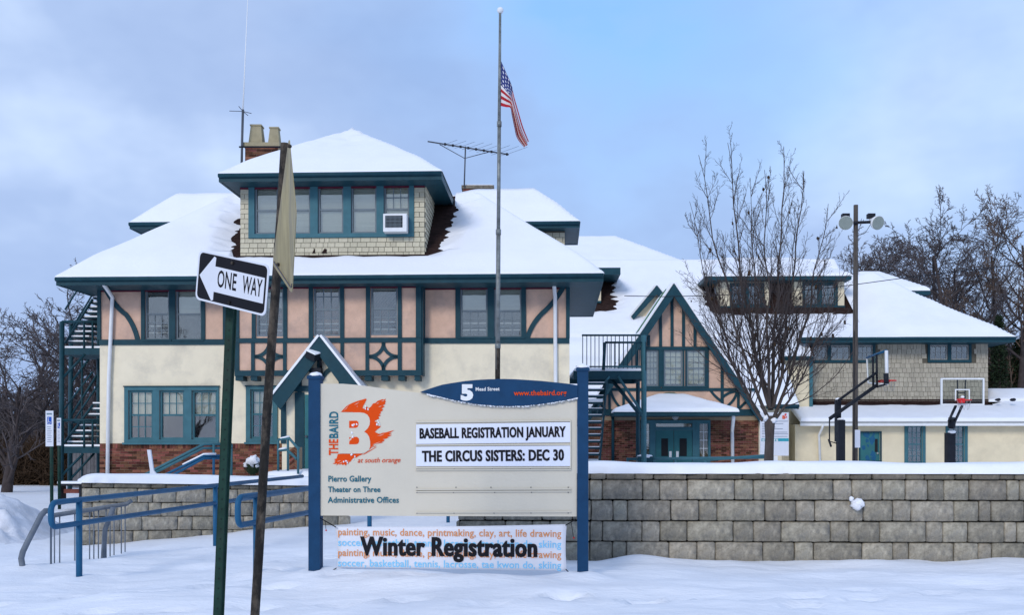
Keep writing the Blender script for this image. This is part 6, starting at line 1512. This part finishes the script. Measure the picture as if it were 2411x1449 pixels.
# young vase-shaped tree
T1 = thing('young_tree', 'bare vase-shaped young tree with many upright stems behind the stone wall', 'tree', W(1811, 1130, 17) )
rt = random.Random(21); tk = MB(); D_ = 17.0
fork = W(1812, 1000, D_)
tk.tube([W(1809, 1150, D_), W(1810, 1085, D_), W(1812, 1030, D_), fork, W(1812, 980, D_)], [.10, .078, .072, .085, .07], 14)
tw = MB()
tips = [((1645, 365), -.6, .040), ((1712, 335), .3, .046), ((1622, 475), .7, .034), ((1800, 400), -.9, .040), ((1845, 345), .8, .048), ((1895, 400), -.3, .044), ((1950, 480), .5, .040), ((1972, 650), -.6, .030), ((1760, 420), 1.1, .036), ((1655, 640), -.2, .030)]
starts = [(1808, 985), (1812, 960), (1795, 990), (1812, 960), (1815, 965), (1820, 960), (1822, 985), (1828, 985), (1812, 965), (1795, 992)]
PT = dict(levels=4, seg=[0, 9, 6, 4], wig=[0, .06, .11, .16], up=[0, .09, .06, .03], kids=[0, 7, 4, 0], ang=[(0, 0), (18, 42), (22, 50), (0, 0)], lr=[0, .42, .45, 0], rr=[0, .55, .6, 0], start=[0, .12, .1, 0], taper=[0, .35, .4, .5], sides=[6, 4, 3, 3], minr=.0031)
for (tip, dz_, r0), st in zip(tips, starts):
    s_ = W(*st, D_); e_ = W(*tip, D_ + dz_); mid_ = s_ + (e_-s_)*.35 + Vector(((e_-s_).x*.22, dz_*.3, -.1))
    pts = []; n_ = 16
    for i in range(n_+1):
        t = i/n_; q = s_*(1-t)**2 + mid_*2*t*(1-t) + e_*t*t; q += Vector((noise.noise(Vector((t*6, r0*900, 0))), noise.noise(Vector((t*6, 3, r0*900))), 0))*.09*min(1, t*4); pts.append(q)
    r0 *= .82; rs_ = [r0*(1-.88*(i/n_)**.8) for i in range(n_+1)]; tk.tube(pts, rs_, 8, cap=False)
    for c in range(25):
        f = .14 + .84*(c + rt.random())/25; i = min(n_-1, int(f*n_)); bd_ = (pts[i+1]-pts[i]).normalized(); perp = bd_.orthogonal().normalized(); perp.rotate(Matrix.Rotation(rt.uniform(0, 6.283), 3, bd_)); an = R(rt.uniform(20, 52))
        branch(tw, pts[i], bd_*math.cos(an) + perp*math.sin(an), rt.uniform(.8, 1.8)*(1.10-.80*f), max(.006, rs_[i]*.5), 1, PT, rt)
tk.build('trunk', 'bark', T1, True); tw.build('twigs', 'twig', T1, True)
lf = MB()
for i in range(46):
    v_ = Vector(tw.v[rt.randrange(len(tw.v))]); lf.ball(v_ - Vector((0, 0, .03)), rt.uniform(.012, .028), 5, 4, 1.6, .8)
lf.build('dead_leaves', 'leaf', T1, True)
k = MB(); k.ball(W(1822, 990, D_ - .05), .055, 10, 6, .8, .7); k.ball(W(1803, 985, D_ - .05), .04, 10, 6, 1.1, .7); k.build('fork_snow', 'snow_fine', T1, True)

def big_tree(label, u, D, vb, H, spread, seed, tm='bark2', wm='twig2', r=.28, kids=(9, 8, 7, 5), lean=0, up=.04, group=None, trunkf=.3, tw_r=.012, low=.2):
    rnd = random.Random(seed); b = W(u, vb, D); b.z = gz(b.x, b.y) - .3
    t = thing('bare_tree', label, 'tree', b, group=group); br = MB(); tw_ = MB()
    P = dict(levels=5, seg=[9, 8, 6, 5, 3], wig=[.045, .12, .15, .18, .2], up=[.05, up, up*.8, .02, 0], kids=list(kids), ang=[(28, 65), (25, 60), (25, 60), (20, 60), (0, 0)], lr=[spread, .52, .50, .45, 0], rr=[.5, .55, .55, .6, 0], start=[low, .15, .12, .1, 0], taper=[.22, .3, .35, .45, .6], sides=[9, 6, 4, 3, 3], minr=tw_r, thick=1)
    branch(tw_, b, Vector((lean, 0, 1)).normalized(), H, r, 0, P, rnd, br)
    br.build('trunk', tm, t, True); tw_.build('twigs', wm, t, True)
    return t
G1 = 'bare trees behind the main house on the left'; G2 = 'bare trees beyond the right wing'
big_tree('broad bare tree behind the fire escape with long arching limbs reaching left', 240, 36, 1130, 5.0, 1.0, 3, r=.30, kids=(13, 9, 8, 6), lean=-.16, group=G1, low=.15, tw_r=.010, up=.02)
big_tree('bare tree at the far left edge of the photo', 15, 34, 1130, 3.9, .85, 8, r=.2, kids=(12, 9, 7, 5), group=G1, low=.12, tw_r=.009, up=.02)
big_tree('smaller bare tree between the left edge and the fire escape', 95, 42, 1130, 5.4, .8, 12, r=.22, kids=(13, 9, 8, 5), group=G1, low=.10, tw_r=.012, up=.02)
big_tree('bare tree half hidden by the lower fire escape platform', 190, 40, 1130, 5.6, .8, 17, r=.22, kids=(12, 9, 7, 5), group=G1, low=.2, tw_r=.011, up=.03)
big_tree('tallest bare tree at the right edge beyond the wing roof', 2395, 52, 1100, 12.6, .42, 31, r=.24, kids=(14, 9, 7, 5), up=.12, group=G2, low=.22, wm='twigbrown', tw_r=.013)
big_tree('bare tree with thick forked limbs behind the wing roof slope', 2255, 55, 1100, 12.4, .50, 44, r=.26, kids=(13, 9, 8, 5), up=.08, group=G2, low=.3, tw_r=.014)
big_tree('leaning bare tree between the forked one and the tallest one', 2335, 58, 1100, 12.6, .46, 47, r=.24, kids=(12, 9, 7, 5), up=.10, lean=.05, group=G2, low=.3, tw_r=.014)
big_tree('low rounded bare tree just right of the floodlight pole', 2080, 62, 1100, 12.0, .42, 52, r=.22, kids=(14, 9, 8, 5), up=.03, group=G2, low=.5, tw_r=.015)
big_tree('lowest bare tree peeking over the snowy middle ridge beside the floodlight pole', 2050, 66, 1100, 12.4, .42, 91, r=.22, kids=(14, 9, 8, 5), up=.03, group=G2, low=.5, tw_r=.015)
big_tree('low bare tree second from the floodlight pole beyond the wing ridge', 2125, 64, 1100, 12.8, .42, 58, r=.22, kids=(14, 9, 8, 5), up=.03, group=G2, low=.5, tw_r=.015)
big_tree('rounded bare tree left of the forked one beyond the wing', 2180, 60, 1100, 13.0, .44, 57, r=.24, kids=(14, 9, 8, 5), up=.04, group=G2, low=.45, tw_r=.015)
big_tree('bare tree filling the gap behind the tip of the wing eave', 2300, 63, 1100, 13.5, .46, 71, r=.24, kids=(13, 9, 8, 5), up=.05, group=G2, low=.4, tw_r=.015)
big_tree('brown bare tree reaching past the right edge of the photo', 2440, 56, 1100, 13.2, .45, 63, r=.26, kids=(13, 9, 7, 5), up=.1, group=G2, low=.3, tw_r=.014, wm='twigbrown')
big_tree('bare street tree across the road behind the camera on the left', -1400, 20, 1240, 7.5, .6, 81, r=.3, kids=(10, 8, 6, 4), group='bare street trees across the road', low=.25, tw_r=.012)
for o_ in list(bpy.data.objects):
    if o_.get('label', '').endswith('behind the camera on the left'): o_.location = (-9.0, -14.0, 0)
for (x_, y_, lb) in ((3.0, -16.0, 'middle'), (14.0, -15.0, 'right'), (-17.0, -17.0, 'second left'), (-25.0, -15.0, 'far left'), (-3.5, -19.0, 'left of middle')):
    src = [o_ for o_ in bpy.data.objects if o_.get('label', '').endswith('behind the camera on the left')][0]
    c_ = src.copy(); col.objects.link(c_); c_.location = (x_, y_, 0); c_.rotation_euler = (0, 0, x_); c_['label'] = 'bare street tree across the road behind the camera, ' + lb + ' one'
    for ch in list(src.children): d_ = ch.copy(); col.objects.link(d_); d_.parent = c_
# far thickets that read as one mass
def thicket(u0, u1, D, vt, n, seed, m, r_=.02, spread=5, name='thicket'):
    rnd = random.Random(seed); mb = MB()
    for i in range(n):
        u = rnd.uniform(u0, u1); D_ = D + rnd.uniform(-spread, spread); b = W(u, 1130, D_); b.z = -.3; top_ = W(u, vt + rnd.uniform(0, 1)**1.5*120 + 12*math.sin(u*.05), D_).z
        H = max(.6, top_ + .3); h_ = b + Vector((rnd.gauss(0, .5), 0, H)); m_ = (b+h_)/2 + Vector((rnd.gauss(0, .35), 0, 0)); mb.tube([b, m_, h_], [r_*1.8, r_*1.1, r_*.4], 3, cap=False)
        for c in range(7):
            q = b.lerp(h_, rnd.uniform(.1, .95)); e = q + Vector((rnd.gauss(0, .6), rnd.gauss(0, .4), rnd.uniform(.1, .9))); mb.tube([q, (q+e)/2 + Vector((0, 0, rnd.uniform(-.1, .15))), e], [r_*.8, r_*.6, r_*.3], 3, cap=False)
            for c2 in range(2): q3 = q.lerp(e, rnd.uniform(.3, 1)); e2 = q3 + Vector((rnd.gauss(0, .3), 0, rnd.uniform(0, .4))); mb.tube([q3, e2], [r_*.5, r_*.25], 3, cap=False)
    o_ = mb.build(name, m, None); stuff(o_); return o_
def stufftag(o_, label, cat): o_['label'] = label; o_['category'] = cat
stufftag(thicket(-260, 236, 48, 945, 1000, 1, 'twig2', .03), 'dark leafless thicket behind the snow bank at left', 'thicket')
stufftag(thicket(-260, 236, 42, 1060, 900, 5, 'leaf', .035, 2), 'low brown undergrowth at the foot of the left thicket', 'undergrowth')
stufftag(thicket(2040, 2700, 66, 790, 1500, 2, 'twig2', .04), 'dark leafless wood beyond the right wing roof', 'wood')
stufftag(thicket(2325, 2700, 56, 850, 900, 3, 'leaf', .05, 3), 'dense dark undergrowth right of the shingled wing', 'undergrowth')
# evergreens among the right-hand trees
def evergreen(label, u, D, vt, seed, w_=1.2):
    rnd = random.Random(seed); b = W(u, 1100, D); b.z = -.2; H = W(u, vt, D).z - b.z; t = thing('evergreen_tree', label, 'tree', b); k = MB(); k.tube([(0, 0, 0), (0, 0, H*.95)], [.18, .03], 7); k.build('trunk', 'bark2', t)
    k = MB()
    for i in range(5200):
        f = rnd.random()**.8; z = H*(.12 + .88*f); rr_ = w_*(1.05 - f)**.7*(.7 + .5*noise.noise(Vector((f*9, seed, 0)))); a = rnd.uniform(0, 6.283); q = rr_*math.sqrt(rnd.random()); c_ = Vector((q*math.cos(a), q*math.sin(a), z - q*.25))
        a_ = Vector((rnd.gauss(0, 1), rnd.gauss(0, 1), rnd.gauss(0, .6))).normalized()*.16; b_ = Vector((rnd.gauss(0, 1), rnd.gauss(0, 1), rnd.gauss(0, .6))).normalized()*.10; k.add([c_, c_ + a_, c_ + b_], [(0, 1, 2)])
    stuff(k.build('crown', 'ever', t))
evergreen('dark evergreen rising behind the right end of the wing roof', 2352, 50, 745, 5, 1.3)
evergreen('dark evergreen at the right edge above the snowy lean-to', 2400, 53, 800, 9, 1.7)
